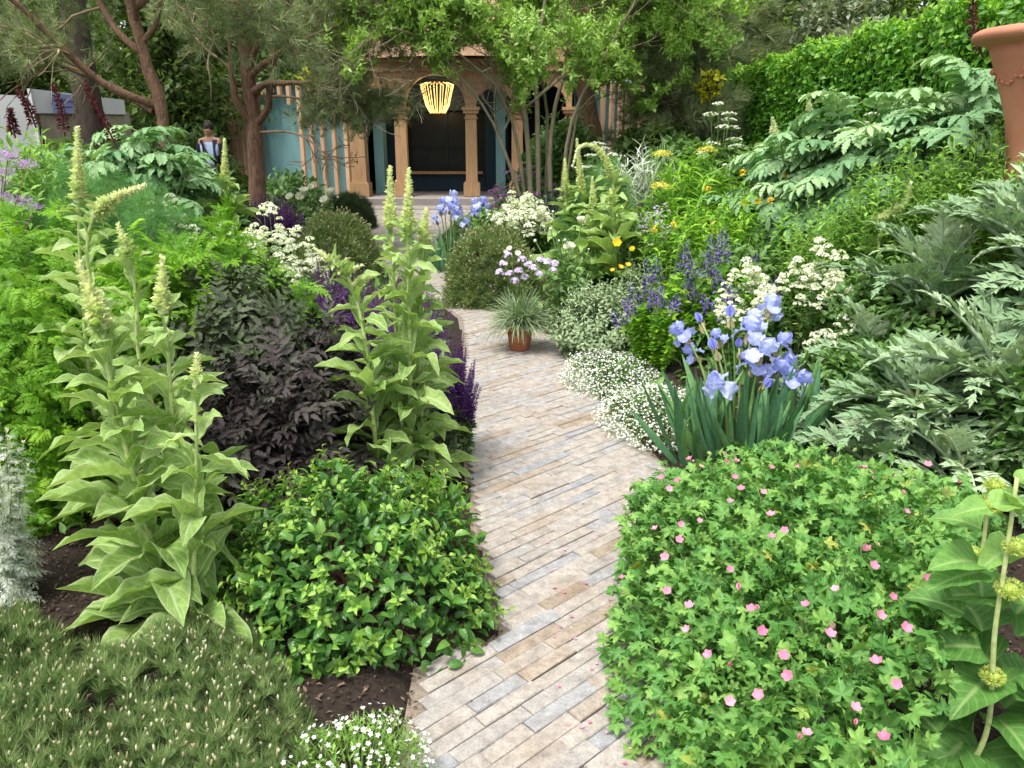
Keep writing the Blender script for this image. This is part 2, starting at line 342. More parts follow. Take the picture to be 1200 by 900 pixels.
# ------------------------------------------------------------------ scattering
def rdir(n): return nrm(rng.normal(size=(n, 3)))
def domepts(c, rx, ry, h, n, low=-.15, thick=.2, lump=.12, seed=0, sq=2.):
    """points and outward normals on a lumpy half-ellipsoid standing on c"""
    r = np.random.default_rng(seed); ph = r.uniform(0, 6.28, 6)
    z = rng.uniform(low, 1, n); a = rng.uniform(0, 2*pi, n); s = np.sqrt(np.clip(1-z*z, 0, 1))
    D = np.stack([s*np.cos(a), s*np.sin(a), z], -1)
    l = 1+lump*(np.sin(a*3+ph[0]+z*4)*.5+np.sin(a*5+ph[1]-z*7)*.35+np.sin(a*9+ph[2]+z*11)*.3)
    rad = l*(1-thick*R(n)**1.5)
    if sq != 2.: D = D/(np.sum(np.abs(D)**sq, axis=1, keepdims=True)**(1/sq))
    P = np.array(c)+D*np.array([rx, ry, h])*rad[:, None]
    Nn = nrm(D/np.array([rx, ry, h]))
    gz = ground(P[:, 0], P[:, 1]); P[:, 2] = np.maximum(P[:, 2], gz+.01)
    return P, Nn
def bez(B, Tp, bow=.5, K=8, jit=0.):
    """stems rising from B to Tp, leaving the ground upright"""
    B = np.asarray(B, float); Tp = np.asarray(Tp, float); C = B.copy(); C[:, 2] += (Tp[:, 2]-B[:, 2])*bow
    if jit: C = C+rng.normal(size=C.shape)*jit
    t = np.linspace(0, 1, K)[None, :, None]
    return B[:, None]*(1-t)**2+2*C[:, None]*t*(1-t)+Tp[:, None]*t**2
def along(C, t):
    K = C.shape[1]; f = np.clip(t, 0, 1)*(K-1); i = np.minimum(f.astype(int), K-2); w = (f-i)[..., None]
    n = np.arange(len(C))[:, None] if t.ndim == 2 else np.arange(len(C))
    return C[n, i]*(1-w)+C[n, i+1]*w, nrm(C[n, i+1]-C[n, i])
def perp(Tn):
    X = nrm(np.cross(Tn, np.array([.31, .2, .11])+0*Tn)); return X, np.cross(Tn, X)
def leaves_on(mb, C, m, Ts, size, t0=.1, t1=1., el=.5, elj=.25, mode='spiral', var=None, off=0., jit=.12):
    """m leaves along each stem; size(tt) and el(tt) may be functions of the 0..1 position"""
    N = len(C); tt = (np.arange(m)[None]+U(.2, .8, (N, m)))/m; t = t0+(t1-t0)*tt
    P, Tn = along(C, t); X, Yv = perp(Tn)
    i = np.arange(m)[None]
    if mode == 'spiral': az = i*2.399+U(0, 6.28, (N, 1))
    else: az = (i % 2)*pi+(i//2)*pi/2+U(0, 6.28, (N, 1)); 
    az = az+rng.normal(size=(N, m))*jit*2
    rad = np.cos(az)[..., None]*X+np.sin(az)[..., None]*Yv
    e = (el(tt) if callable(el) else el)+rng.normal(size=(N, m))*elj
    D = rad*np.cos(e)[..., None]+Tn*np.sin(e)[..., None]
    up = Tn*np.cos(e)[..., None]-rad*np.sin(e)[..., None]+rng.normal(size=(N, m, 3))*jit+np.array([0, 0, .25])
    sz = (size(tt) if callable(size) else np.full((N, m), size))*U(.8, 1.15, (N, m))
    P = P+rad*off
    v = R((N, m)) if var is None else (var(tt)+rng.normal(size=(N, m))*.12)
    mb.instv(Ts, P.reshape(-1, 3), frames(D.reshape(-1, 3), up.reshape(-1, 3)), sz.ravel(), np.clip(v.ravel(), 0, .965 if var is not None else 1))
def discbase(c, r, n, ry=None):
    a = U(0, 2*pi, n); q = np.sqrt(R(n)); x = c[0]+np.cos(a)*q*r; y = c[1]+np.sin(a)*q*(ry or r)
    return np.stack([x, y, ground(x, y)-.01], -1)
def fan(c, rb, rt, h, n, ry=None, hj=.15, rty=None, dome=.25):
    """bases in a small disc, tops in a larger one: the usual habit of a perennial"""
    a = U(0, 2*pi, n); q = np.sqrt(R(n)); ca, sa = np.cos(a), np.sin(a)
    bx = c[0]+ca*q*rb; by = c[1]+sa*q*(ry or rb); B = np.stack([bx, by, ground(bx, by)-.01], -1)
    tx = c[0]+ca*q*rt+rng.normal(size=n)*rt*.08; ty = c[1]+sa*q*(rty or rt)+rng.normal(size=n)*rt*.08
    gz = float(ground(c[0], c[1]))
    tz = gz+h*(1-dome*q**2)*(1-hj*R(n)); tz = np.maximum(tz, ground(tx, ty)+.08)
    return B, np.stack([tx, ty, tz], -1)

# ------------------------------------------------------------------ the palette
M_mul = leafmat('mullein_leaf', (.15, .27, .055), (.27, .41, .11), (.44, .56, .24), age=True, tr=.33, rough=.75, vein=(.50, .60, .32), va=.85, nv=9, spec=.1, edge=(.50, .58, .33))
M_mulspike = leafmat('mullein_bud', (.50, .58, .28), (.72, .77, .46), (.84, .86, .62), tr=.35, rough=.8, spec=.1)
M_mulstem = leafmat('mullein_stem', (.36, .45, .17), (.42, .50, .2), (.45, .54, .24), tr=.05, rough=.8, spec=.1)
M_gloss = leafmat('glossy_leaf', (.03, .11, .022), (.07, .20, .03), (.28, .48, .06), age=True, tr=.28, rough=.33, vein=(.2, .4, .1), va=.35, nv=5, spec=.5)
M_ger = leafmat('cranesbill_leaf', (.045, .155, .028), (.095, .25, .045), (.22, .40, .085), age=True, tr=.25, rough=.5, vein=(.2, .42, .12), va=.4, spec=.3)
M_pink = leafmat('pink_petal', (.66, .15, .29), (.84, .29, .44), (.88, .46, .56), vein=(.7, .12, .28), va=.5, tr=.35, rough=.5)
M_gerbud = leafmat('cranesbill_bud', (.35, .42, .14), (.55, .50, .25), (.7, .45, .40), tr=.3)
M_stem = leafmat('green_stem', (.10, .2, .04), (.17, .29, .07), (.24, .36, .12), tr=.05, rough=.6)
M_redstem = leafmat('dark_stem', (.06, .02, .02), (.10, .04, .03), (.14, .07, .04), tr=.02, rough=.5)
M_phl = leafmat('phlomis_leaf', (.06, .17, .035), (.11, .27, .05), (.25, .44, .10), age=True, tr=.3, rough=.6, vein=(.34, .48, .18), va=.6, nv=8)
M_phlb = leafmat('phlomis_bud', (.36, .48, .08), (.56, .66, .16), (.70, .76, .3), tr=.3, rough=.6)
M_iris = leafmat('iris_leaf', (.05, .14, .07), (.09, .22, .10), (.16, .32, .11), tr=.2, rough=.45)
M_irisf = leafmat('iris_petal', (.28, .30, .72), (.43, .48, .87), (.62, .68, .93), tr=.4, rough=.5, vein=(.62, .66, .9), va=.35)
M_papery = leafmat('papery_bract', (.35, .25, .15), (.45, .36, .2), (.4, .42, .22), tr=.3)
M_dark = leafmat('dark_leaf', (.02, .016, .016), (.045, .035, .034), (.07, .08, .05), tr=.06, rough=.6, vein=(.09, .07, .07), va=.4, spec=.22)
M_dark2 = leafmat('bronze_leaf', (.035, .045, .024), (.065, .085, .042), (.10, .16, .055), tr=.15, rough=.6, vein=(.10, .12, .07), va=.35)
M_fern = leafmat('ferny_leaf', (.08, .22, .012), (.16, .36, .02), (.32, .54, .045), tr=.35, rough=.55)
M_fern2 = leafmat('fresh_leaf', (.11, .24, .035), (.20, .38, .06), (.32, .54, .11), tr=.35, rough=.55)
M_fennel = leafmat('fennel_leaf', (.08, .22, .07), (.14, .32, .09), (.22, .42, .13), tr=.35, rough=.6)
M_mid = leafmat('mid_leaf', (.06, .14, .035), (.115, .23, .055), (.20, .34, .09), age=True, tr=.25, rough=.45, vein=(.16, .3, .1), va=.3)
M_lime = leafmat('lime_leaf', (.09, .26, .02), (.18, .40, .03), (.34, .56, .05), age=True, tr=.35, rough=.45)
M_yellowlit = leafmat('yellow_lit_leaf', (.40, .46, .02), (.62, .62, .03), (.8, .76, .07), tr=.4)  # yellow of brightly lit foliage, put into the leaf colour
M_sage = leafmat('sage_leaf', (.12, .19, .09), (.22, .31, .16), (.38, .46, .27), tr=.15, rough=.85, vein=(.4, .46, .3), va=.3, spec=.1)
M_card = leafmat('cardoon_leaf', (.14, .25, .12), (.26, .38, .21), (.50, .60, .39), tr=.18, rough=.7, vein=(.5, .58, .42), va=.5, spec=.15)
M_mel = leafmat('melianthus_leaf', (.10, .23, .10), (.19, .35, .16), (.40, .56, .28), tr=.25, rough=.55, vein=(.3, .5, .25), va=.3)
M_silver = leafmat('silver_leaf', (.38, .44, .34), (.56, .62, .50), (.74, .78, .70), tr=.1, rough=.85, spec=.1)
M_white = leafmat('white_petal', (.70, .72, .62), (.80, .81, .76), (.86, .86, .84), tr=.3, rough=.6)
M_cream = leafmat('cream_petal', (.52, .58, .30), (.74, .76, .55), (.84, .84, .74), tr=.25, rough=.6)
M_val = leafmat('valerian_floret', (.60, .66, .42), (.78, .81, .66), (.86, .87, .80), tr=.3, rough=.6)
M_purple = leafmat('salvia_floret', (.05, .015, .10), (.10, .025, .19), (.22, .08, .36), tr=.15, rough=.6)
M_indigo = leafmat('indigo_floret', (.045, .02, .14), (.10, .05, .28), (.24, .16, .48), tr=.2, rough=.6)
M_lilac = leafmat('lilac_floret', (.42, .16, .55), (.60, .30, .72), (.75, .58, .82), tr=.3, rough=.6)
M_lilacp = leafmat('pale_lilac_floret', (.50, .38, .62), (.66, .54, .76), (.80, .74, .86), tr=.3, rough=.6)
M_magenta = leafmat('magenta_floret', (.42, .10, .42), (.55, .2, .52), (.62, .38, .68), tr=.3)
M_maroon = leafmat('maroon_floret', (.05, .008, .015), (.12, .02, .03), (.2, .05, .05), tr=.1, rough=.5)
M_yellow = leafmat('yellow_petal', (.62, .34, .01), (.8, .52, .015), (.86, .68, .04), tr=.3)
M_euph = leafmat('euphorbia_head', (.34, .30, .04), (.48, .48, .05), (.6, .62, .1), tr=.25)
M_mugo = leafmat('dwarf_pine_needle', (.08, .15, .03), (.15, .23, .06), (.28, .36, .12), tr=.12, rough=.5)
M_candleb = leafmat('brown_candle', (.17, .13, .06), (.24, .22, .10), (.32, .33, .18), tr=.05, rough=.8)
M_mat = leafmat('mat_needle', (.06, .12, .032), (.155, .25, .075), (.33, .43, .17), tr=.15, rough=.5)
M_candle = leafmat('pine_candle', (.28, .24, .13), (.40, .38, .22), (.50, .49, .33), tr=.05, rough=.8)
M_pine = leafmat('pine_needle', (.12, .17, .07), (.23, .29, .14), (.38, .43, .23), tr=.3, rough=.5)
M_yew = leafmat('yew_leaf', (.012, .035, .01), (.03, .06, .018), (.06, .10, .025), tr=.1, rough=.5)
M_tree = leafmat('tree_leaf', (.14, .28, .04), (.27, .45, .08), (.46, .64, .19), tr=.4, rough=.45)
M_bgd = leafmat('dark_far_leaf', (.045, .085, .02), (.08, .14, .032), (.16, .25, .06), tr=.35, rough=.5)  # deep green leaf of the darker background trees and bushes
M_bgm = leafmat('far_leaf', (.08, .145, .035), (.155, .25, .06), (.30, .42, .12), tr=.45, rough=.5)
M_bgl = leafmat('far_light_leaf', (.10, .18, .05), (.17, .27, .08), (.3, .42, .14), tr=.35, rough=.5)
M_grey = leafmat('willow_leaf', (.16, .21, .13), (.28, .34, .22), (.42, .48, .35), tr=.35, rough=.6)
M_hedge = leafmat('hedge_leaf', (.05, .17, .015), (.11, .30, .03), (.30, .52, .06), tr=.35, rough=.35, spec=.4)
M_soil = solid('bark_mulch', (.05, .034, .024), (.014, .010, .008), 45, .95, .9, .02)
M_chip = leafmat('bark_chip', (.018, .012, .010), (.06, .038, .028), (.20, .14, .10), tr=0, rough=.9, spec=.15)
M_sand = solid('joint_sand', (.28, .235, .18), (.14, .11, .08), 60, .95, .5, .004)
M_stone = pavermat()
M_terr = solid('terracotta', (.42, .15, .075), (.33, .11, .055), 9, .8, .25, .004)
M_terrl = solid('pale_terracotta', (.52, .23, .14), (.43, .17, .10), 5, .85, .3, .006)
M_oak = solid('oak', (.44, .275, .14), (.30, .18, .09), 5, .65, .3, .004, stretch=(5, 5, .5), usek=.12)
M_oakroof = solid('oak_shingle', (.34, .21, .12), (.20, .12, .07), 9, .75, .5, .01, usek=.2)
M_batten = solid('larch_batten', (.60, .40, .25), (.46, .29, .17), 6, .7, .3, .004, stretch=(5, 5, .5), usek=.2)
M_navy = solid('navy_paint', (.012, .035, .06), (.009, .027, .05), 3, .5, .05)
M_black = solid('dark_panel', (.012, .016, .018), (.008, .011, .012), 3, .4, .05)
M_teal = solid('teal_limewash', (.20, .38, .38), (.14, .29, .30), 1.6, .8, .1, stretch=(1.2, 1.2, .5))
M_slab = solid('landing_stone', (.30, .27, .25), (.23, .205, .19), 4, .85, .2)
M_lead = solid('zinc_flashing', (.55, .62, .62), (.42, .5, .5), 4, .5, .1)
M_hoard = solid('white_hoarding', (.60, .61, .60), (.52, .53, .53), 1.5, .6, .03)
M_sign = solid('sign_blue', (.26, .28, .50), (.24, .26, .47), 2, .5, .0)
M_ink = solid('sign_ink', (.07, .08, .2), None, 2, .5, .0)
M_barkr = solid('pine_bark', (.36, .21, .13), (.15, .095, .065), 26, .9, 1, .06, stretch=(1, 1, .35))
M_barkg = solid('grey_bark', (.32, .28, .19), (.20, .17, .11), 18, .9, .8, .01, stretch=(1, 1, .4))
M_barkd = solid('dark_bark', (.07, .055, .04), (.03, .024, .018), 10, .9, .8, .02, stretch=(1, 1, .4))
M_barkp = solid('pale_bark', (.34, .30, .22), (.22, .19, .14), 10, .9, .5, .01, stretch=(1, 1, .4))
M_rod = glow('lit_rod', (1, .62, .18), 1.5)
M_pinetwig = solid('pale_twig', (.40, .30, .20), (.26, .17, .11), 10, .9, .3)
M_bulb = glow('bulb', (1, .72, .35), 25)
M_brass = solid('brass', (.35, .22, .08), None, 3, .35, .05, metal=.8)
M_skin = solid('skin', (.42, .24, .17), None, 3, .6, .02)
M_hair = solid('hair', (.02, .014, .01), None, 20, .6, .3)
M_coat = solid('dark_jacket', (.02, .022, .04), None, 6, .8, .2)
M_shirt = solid('pale_blue_shirt', (.42, .52, .72), (.36, .46, .66), 6, .8, .1)
M_trs = solid('dark_trousers', (.03, .03, .035), None, 6, .8, .2)

# ------------------------------------------------------------------ the ground
def build_ground():
    def axis(lo, hi, fine_lo, fine_hi, st):
        a = np.arange(fine_lo, fine_hi, st); l = fine_lo-np.geomspace(st, fine_lo-lo, 22)[::-1]; h = fine_hi+np.geomspace(st, hi-fine_hi, 22)
        return np.concatenate([l, a, h])
    X = axis(-600, 600, -9, 9, .07); Y = axis(-600, 600, -1, 17, .07)
    gx, gy = np.meshgrid(X, Y, indexing='ij'); gz = ground(gx, gy)
    mb = MB(); v = np.stack([gx, gy, gz], -1).reshape(-1, 3); idx = np.arange(len(v)).reshape(gx.shape)
    q = np.stack([idx[:-1, :-1], idx[1:, :-1], idx[1:, 1:], idx[:-1, 1:]], -1).reshape(-1, 4)
    mb.add(v, q.ravel(), np.full(len(q), 4), np.full((len(v), 4), .5)); struct(mb, 'ground', M_soil, True)
build_ground()

def build_path():
    # joint bed
    ys = np.arange(-1.5, 16.2, .1); mb = MB()
    for a, b in zip(ys[:-1], ys[1:]):
        mb.poly([(xl(a)-.03, a, -.012), (xr(a)+.03, a, -.012), (xr(b)+.03, b, -.012), (xl(b)-.03, b, -.012)])
    struct(mb, 'path_bed', M_sand)
    mb = MB(); ang = radians(42); d = np.array([cos(ang), sin(ang)]); n = np.array([-sin(ang), cos(ang)]); w = .052; gap = .0024
    for r in range(-50, 340):
        c0 = n*r*w; s = np.arange(-6, 18, .02); px = c0[0]+d[0]*s; py = c0[1]+d[1]*s
        ins = (px > xl(py)) & (px < xr(py)) & (py > -1.4) & (py < 15.3)
        if not ins.any(): continue
        e = np.diff(ins.astype(int)); st = list(s[1:][e == 1]); en = list(s[1:][e == -1])
        for a, b in zip(st, en):
            p = a; p0 = rng.uniform(-.15, 0)
            first = True
            while p < b-.03:
                L = rng.choice([.16, .2, .23, .26, .3, .34])*rng.uniform(.93, 1.07)
                if first: L = max(.07, L+p0); first = False
                q = min(p+L, b); 
                if b-q < .05: q = b
                hw = w/2-gap/2*rng.uniform(.6, 1.3); h = rng.uniform(-.0015, .003); t1, t2 = rng.normal(size=2)*.0012
                ch = .0025; v = []
                for (ss, nn, zz) in [(p+gap/2, -hw, 0), (q-gap/2, -hw, 0), (q-gap/2, hw, 0), (p+gap/2, hw, 0)]:
                    pt = c0+d*ss+n*(nn+rng.normal()*.0017); v.append([pt[0], pt[1], -.03])
                for (ss, nn) in [(p+gap/2, -hw), (q-gap/2, -hw), (q-gap/2, hw), (p+gap/2, hw)]:
                    pt = c0+d*ss+n*(nn+rng.normal()*.0017); v.append([pt[0], pt[1], h-ch])
                cc = c0+d*(p+q)/2
                for j in range(4):
                    b_ = np.array(v[4+j][:2]); ctr = b_-cc; al = ctr@d; ac = ctr@n
                    bb = cc+d*(al-np.sign(al)*ch)+n*(ac-np.sign(ac)*ch); v.append([bb[0], bb[1], h+t1*np.sign(al)+t2*np.sign(ac)])
                f = []
                for lo, hi in ((0, 4), (4, 8)):
                    for j in range(4): k_ = (j+1) % 4; f += [lo+j, lo+k_, hi+k_, hi+j]
                f += [8, 9, 10, 11]
                var = np.clip(rng.choice([rng.uniform(0, .2), rng.uniform(.2, .5), rng.uniform(.45, .75), rng.uniform(.75, 1)], p=[.10, .40, .39, .11]), 0, 1)
                mb.add(np.array(v), f, [4]*9, np.tile([var, .5, .5, var], (12, 1)))
                p = q
    struct(mb, 'path', M_stone)
    mb = MB(); g = np.arange(0, 1)
    mb.slab([(-4.2, 15.3, -.03), (.6, 15.3, -.03), (.6, 16.2, -.03), (-4.2, 16.2, -.03)], (0, 0, .05)); struct(mb, 'landing', M_slab)
build_path()
def mulch():
    n = 30000; x = U(-2.2, 2.2, n); y = U(.9, 4.2, n); m = ((x < xl(y)-.01) | (x > xr(y)+.01)); x, y = x[m], y[m]
    P = np.stack([x, y, ground(x, y)+U(0, .012, len(x))], -1); D = rdir(len(x)); D[:, 2] *= .25; N_ = rdir(len(x))*.35+np.array([0, 0, 1])
    mb = MB(); sc = np.stack([U(.004, .011, len(x)), U(.008, .026, len(x)), U(.01, .02, len(x))], -1)
    mb.inst(quadT(1.0, .3, .5, .15), P, frames(D, N_), sc); tag(mb.build('bark_chips', M_chip), kind='stuff')
    n = 260; x = U(-.3, .9, n)
    y = U(1.2, 6, n); m = (x > xl(y)) & (x < xr(y)); x, y = x[m], y[m]; e = np.minimum(x-xl(y), xr(y)-x); m = R(len(x)) < np.exp(-e*9)+.06; x, y = x[m], y[m]
    P = np.stack([x, y, np.full(len(x), .004)], -1); mb = MB(); mb.inst(quadT(.7, .1), P, frames(rdir(len(x))*[1, 1, .1], np.array([[0, 0, 1.]])+rdir(len(x))*.2), U(.006, .014, len(x)))
    tag(mb.build('path_litter', M_chip), kind='stuff')
    n = 60; x = U(.05, .8, n); y = U(1.4, 3, n); P = np.stack([x, y, np.full(n, .006)], -1); mb = MB(); mb.inst(quadT(.9, .3), P, frames(rdir(n)*[1, 1, .1], np.array([[0, 0, 1.]])+rdir(n)*.2), U(.009, .016, n))
    tag(mb.build('fallen_petals', M_pink), kind='stuff')
mulch()

# ------------------------------------------------------------------ species
MUL = [leafT(.27, 'mul', 14, 7, b, f, wv*1.35, nw, 0, b0, tw) for b, f, wv, nw, b0, tw in
       [(1.0, .3, .025, 3, -.2, .3), (1.5, .25, .03, 2.5, -.4, -.35), (.6, .4, .022, 3.5, -.1, .2), (2.0, .2, .03, 2, -.6, .4), (.4, .45, .025, 3, 0, -.3), (1.3, .25, .03, 3.2, -.3, -.5)]]
def spikeon(mb, C, t0, t1, n, r0, size, T, el=.6, tip=.35, var=None, elj=.2):
    """buds set spirally round the end of each stem"""
    N = len(C); tt = np.linspace(0, 1, n)[None]*np.ones((N, 1))+rng.normal(size=(N, n))*.01; P, Tn = along(C, t0+(t1-t0)*np.clip(tt, 0, 1)); X, Yv = perp(Tn)
    az = np.arange(n)[None]*2.399+U(0, 6, (N, 1)); rad = np.cos(az)[..., None]*X+np.sin(az)[..., None]*Yv
    e = el+tt*(1.4-el)*.7+rng.normal(size=(N, n))*elj; s = (1-tt*(1-tip))
    D = rad*np.cos(e)[..., None]+Tn*np.sin(e)[..., None]; P = P+rad*(r0*s)[..., None]
    v = R((N, n)) if var is None else np.clip(var(tt)+rng.normal(size=(N, n))*.12, 0, 1)
    mb.inst(T, P.reshape(-1, 3), frames(D.reshape(-1, 3), Tn.reshape(-1, 3)+rdir(N*n)*.2), (size*s*U(.75, 1.2, (N, n))).ravel(), v.ravel())
BUD = leafT(.85, 'ovate', 4, 3, .5, .5)
def spline(P, K=28):
    P = np.asarray(P, float); n = len(P); d = np.concatenate([[0], np.cumsum(np.linalg.norm(np.diff(P, axis=0), axis=1))]); d /= d[-1]
    Q = np.concatenate([[2*P[0]-P[1]], P, [2*P[-1]-P[-2]]]); out = []
    for t in np.linspace(0, 1, K):
        i = min(np.searchsorted(d, t, 'right')-1, n-2); u = (t-d[i])/(d[i+1]-d[i]); a, b, c, e = Q[i:i+4]
        out.append(.5*((2*b)+(-a+c)*u+(2*a-5*b+4*c-e)*u*u+(-a+3*b-3*c+e)*u**3))
    return np.array(out)
def mullein(label, pts, spike=.16, L0=.3, nl=34, rad=.012, side=(), fat=1., group='mulleins', top=.06, rosette=7, topness=.9):
    pts = spline(pts); base = pts[0]; L0 *= 1.2 if base[0] < -.6 or base[1] > 4 else 1.02; nl = int(nl*(1.3 if base[1] < 4 else 1.2)); topness *= .8; fat *= 1.3; top *= 1.15; t = thing('mullein', label, 'plant', base, group); Lh = np.linalg.norm(np.diff(pts, axis=0), axis=1).sum()
    C = pts[None]; s1 = 1-spike/Lh
    mb = MB(); K = pts.shape[0]; mb.tube(pts, rad*(1-.62*np.linspace(0, 1, K)), 8); mb.build('stem', M_mulstem, t)
    mb = MB(); sz = lambda q: L0*(1-q)**topness*.9+top
    leaves_on(mb, C, nl, MUL, sz, .03, s1+.01, el=lambda q: .45+.3*q, elj=.34, var=lambda q: .35+.3*q, jit=.25)
    if rosette:
        n = rosette; az = np.arange(n)*2.4+R()*6; D = np.stack([np.cos(az), np.sin(az), np.full(n, .35)+U(-.3, .3, n)], -1)
        mb.instv(MUL, np.tile(base+[0, 0, .03], (n, 1)), frames(D, np.array([[0, 0, 1.]])+rdir(n)*.25), U(.8, 1.1, n)*L0*1.05, U(.15, .5, n))
    n2 = int(26*fat); tt = U(0, 1, n2); 
    leaves_on(mb, C, 22, MUL[2:5], lambda q: top*.95*(1-q*.6), s1-.28*spike/.16*.5/Lh*.5, s1+spike/Lh*.35, el=.5, elj=.3, var=lambda q: .6+.2*q)
    mb.build('foliage', M_mul, t)
    spikes = [(C, s1-.02, 1., spike)]
    for (ts, dx, dy, dz) in side:
        p, tn = along(C, np.array([ts])); e = p[0]+np.array([dx, dy, dz]); c = bez(p, e[None], .2, 10); spikes.append((c, .25, 1., np.linalg.norm([dx, dy, dz])*.75))
    for c, a, b, ln in spikes:
        mb = MB(); m = max(40, int(ln*620*fat)); spikeon(mb, c, a, b, m, .010*fat, .021*fat, BUD, el=.75, tip=.35, var=lambda q: .35+.5*q)
        P, Tn = along(c, np.linspace(a, 1, 8)[None]); mb.tubes(P, np.linspace(.013, .003, 8)[None]*fat, 6, [.4]); mb.build('flower_spike', M_mulspike, t)
    return t
def A(*pl): return [at(x, y, Y) for x, y, Y in pl]
def G0(px, Y): return list(gp(px, Y))

def leafydome(name, label, cat, px, Y, top, hw, T, mat, n, size, ry=None, group=None, low=-.1, thick=.35, out=.6, upw=.5, lump=.12, twig=None, h=None, core=True, droop=0, varup=.35, cx=None):
    c = gp(px, Y) if cx is None else np.array([cx, Y, float(ground(cx, Y))]); r = hw*mpx(Y, c[2]+.3); h = h or max(.12, zt(top, Y)-c[2]); ry = ry or r
    t = thing(name, label, cat, c, group); mb = MB()
    P, Nn = domepts(c, r, ry, h, n, low, thick, lump, int(px*7+Y*13) % 9999)
    D = nrm(Nn*out+rdir(n)*.75+np.array([0, 0, .25-droop])); up = Nn*upw+rdir(n)*.4+np.array([0, 0, .6])
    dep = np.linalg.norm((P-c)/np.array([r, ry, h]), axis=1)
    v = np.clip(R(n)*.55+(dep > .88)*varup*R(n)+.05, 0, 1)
    mb.instv(T if isinstance(T, list) else [T], P, frames(D, up), size*U(.65, 1.2, n), v)
    mb.build('foliage', mat, t)
    if twig:
        mb = MB(); m = 70; B = np.tile(c, (m, 1))+rng.normal(size=(m, 3))*[r*.12, ry*.12, 0]; Q, _ = domepts(c, r*.85, ry*.85, h*.85, m, 0, .4)
        mb.tubes(bez(B, Q, .4, 6), np.linspace(.006, .0015, 6)[None]*np.ones((m, 1)), 4); mb.build('twig', twig, t)
    return t, c, r, ry, h

GL = [leafT(.5, 'ovate', 5, 3, b, .25, .02, 2, 0, b0, tw) for b, b0, tw in [(.7, -.1, .1), (1.0, -.2, -.2), (.4, 0, .2)]]
def glossy_shrub():
    t, c, r, ry, h = leafydome('leafy_shrub', 'rounded fresh green shrub of small pointed leaves in front of the middle mulleins', 'shrub', 418, 2.22, 540, 168, GL, M_gloss, 2900, .047, twig=M_redstem, lump=.13, ry=.42, h=.44, group=None, thick=.45)
    # young shoots: pairs of paler leaves standing proud of the dome
    m = 260; P, Nn = domepts(c, r, ry, h, m, .0, .02, .13, int(418*7+2.22*13) % 9999); E_ = P+nrm(Nn*.6+np.array([0, 0, .8])+rdir(m)*.25)*U(.02, .075, (m, 1))
    C = bez(P-Nn*.05, E_, .3, 5); mb = MB(); leaves_on(mb, C, 8, GL, lambda q: .036-.012*q, .35, 1, el=.6, mode='opp', var=lambda q: .62+.3*q)
    mb.build('foliage', M_gloss, t); mb = MB(); mb.tubes(C, .0012, 3); mb.build('twig', M_redstem, t)
glossy_shrub()

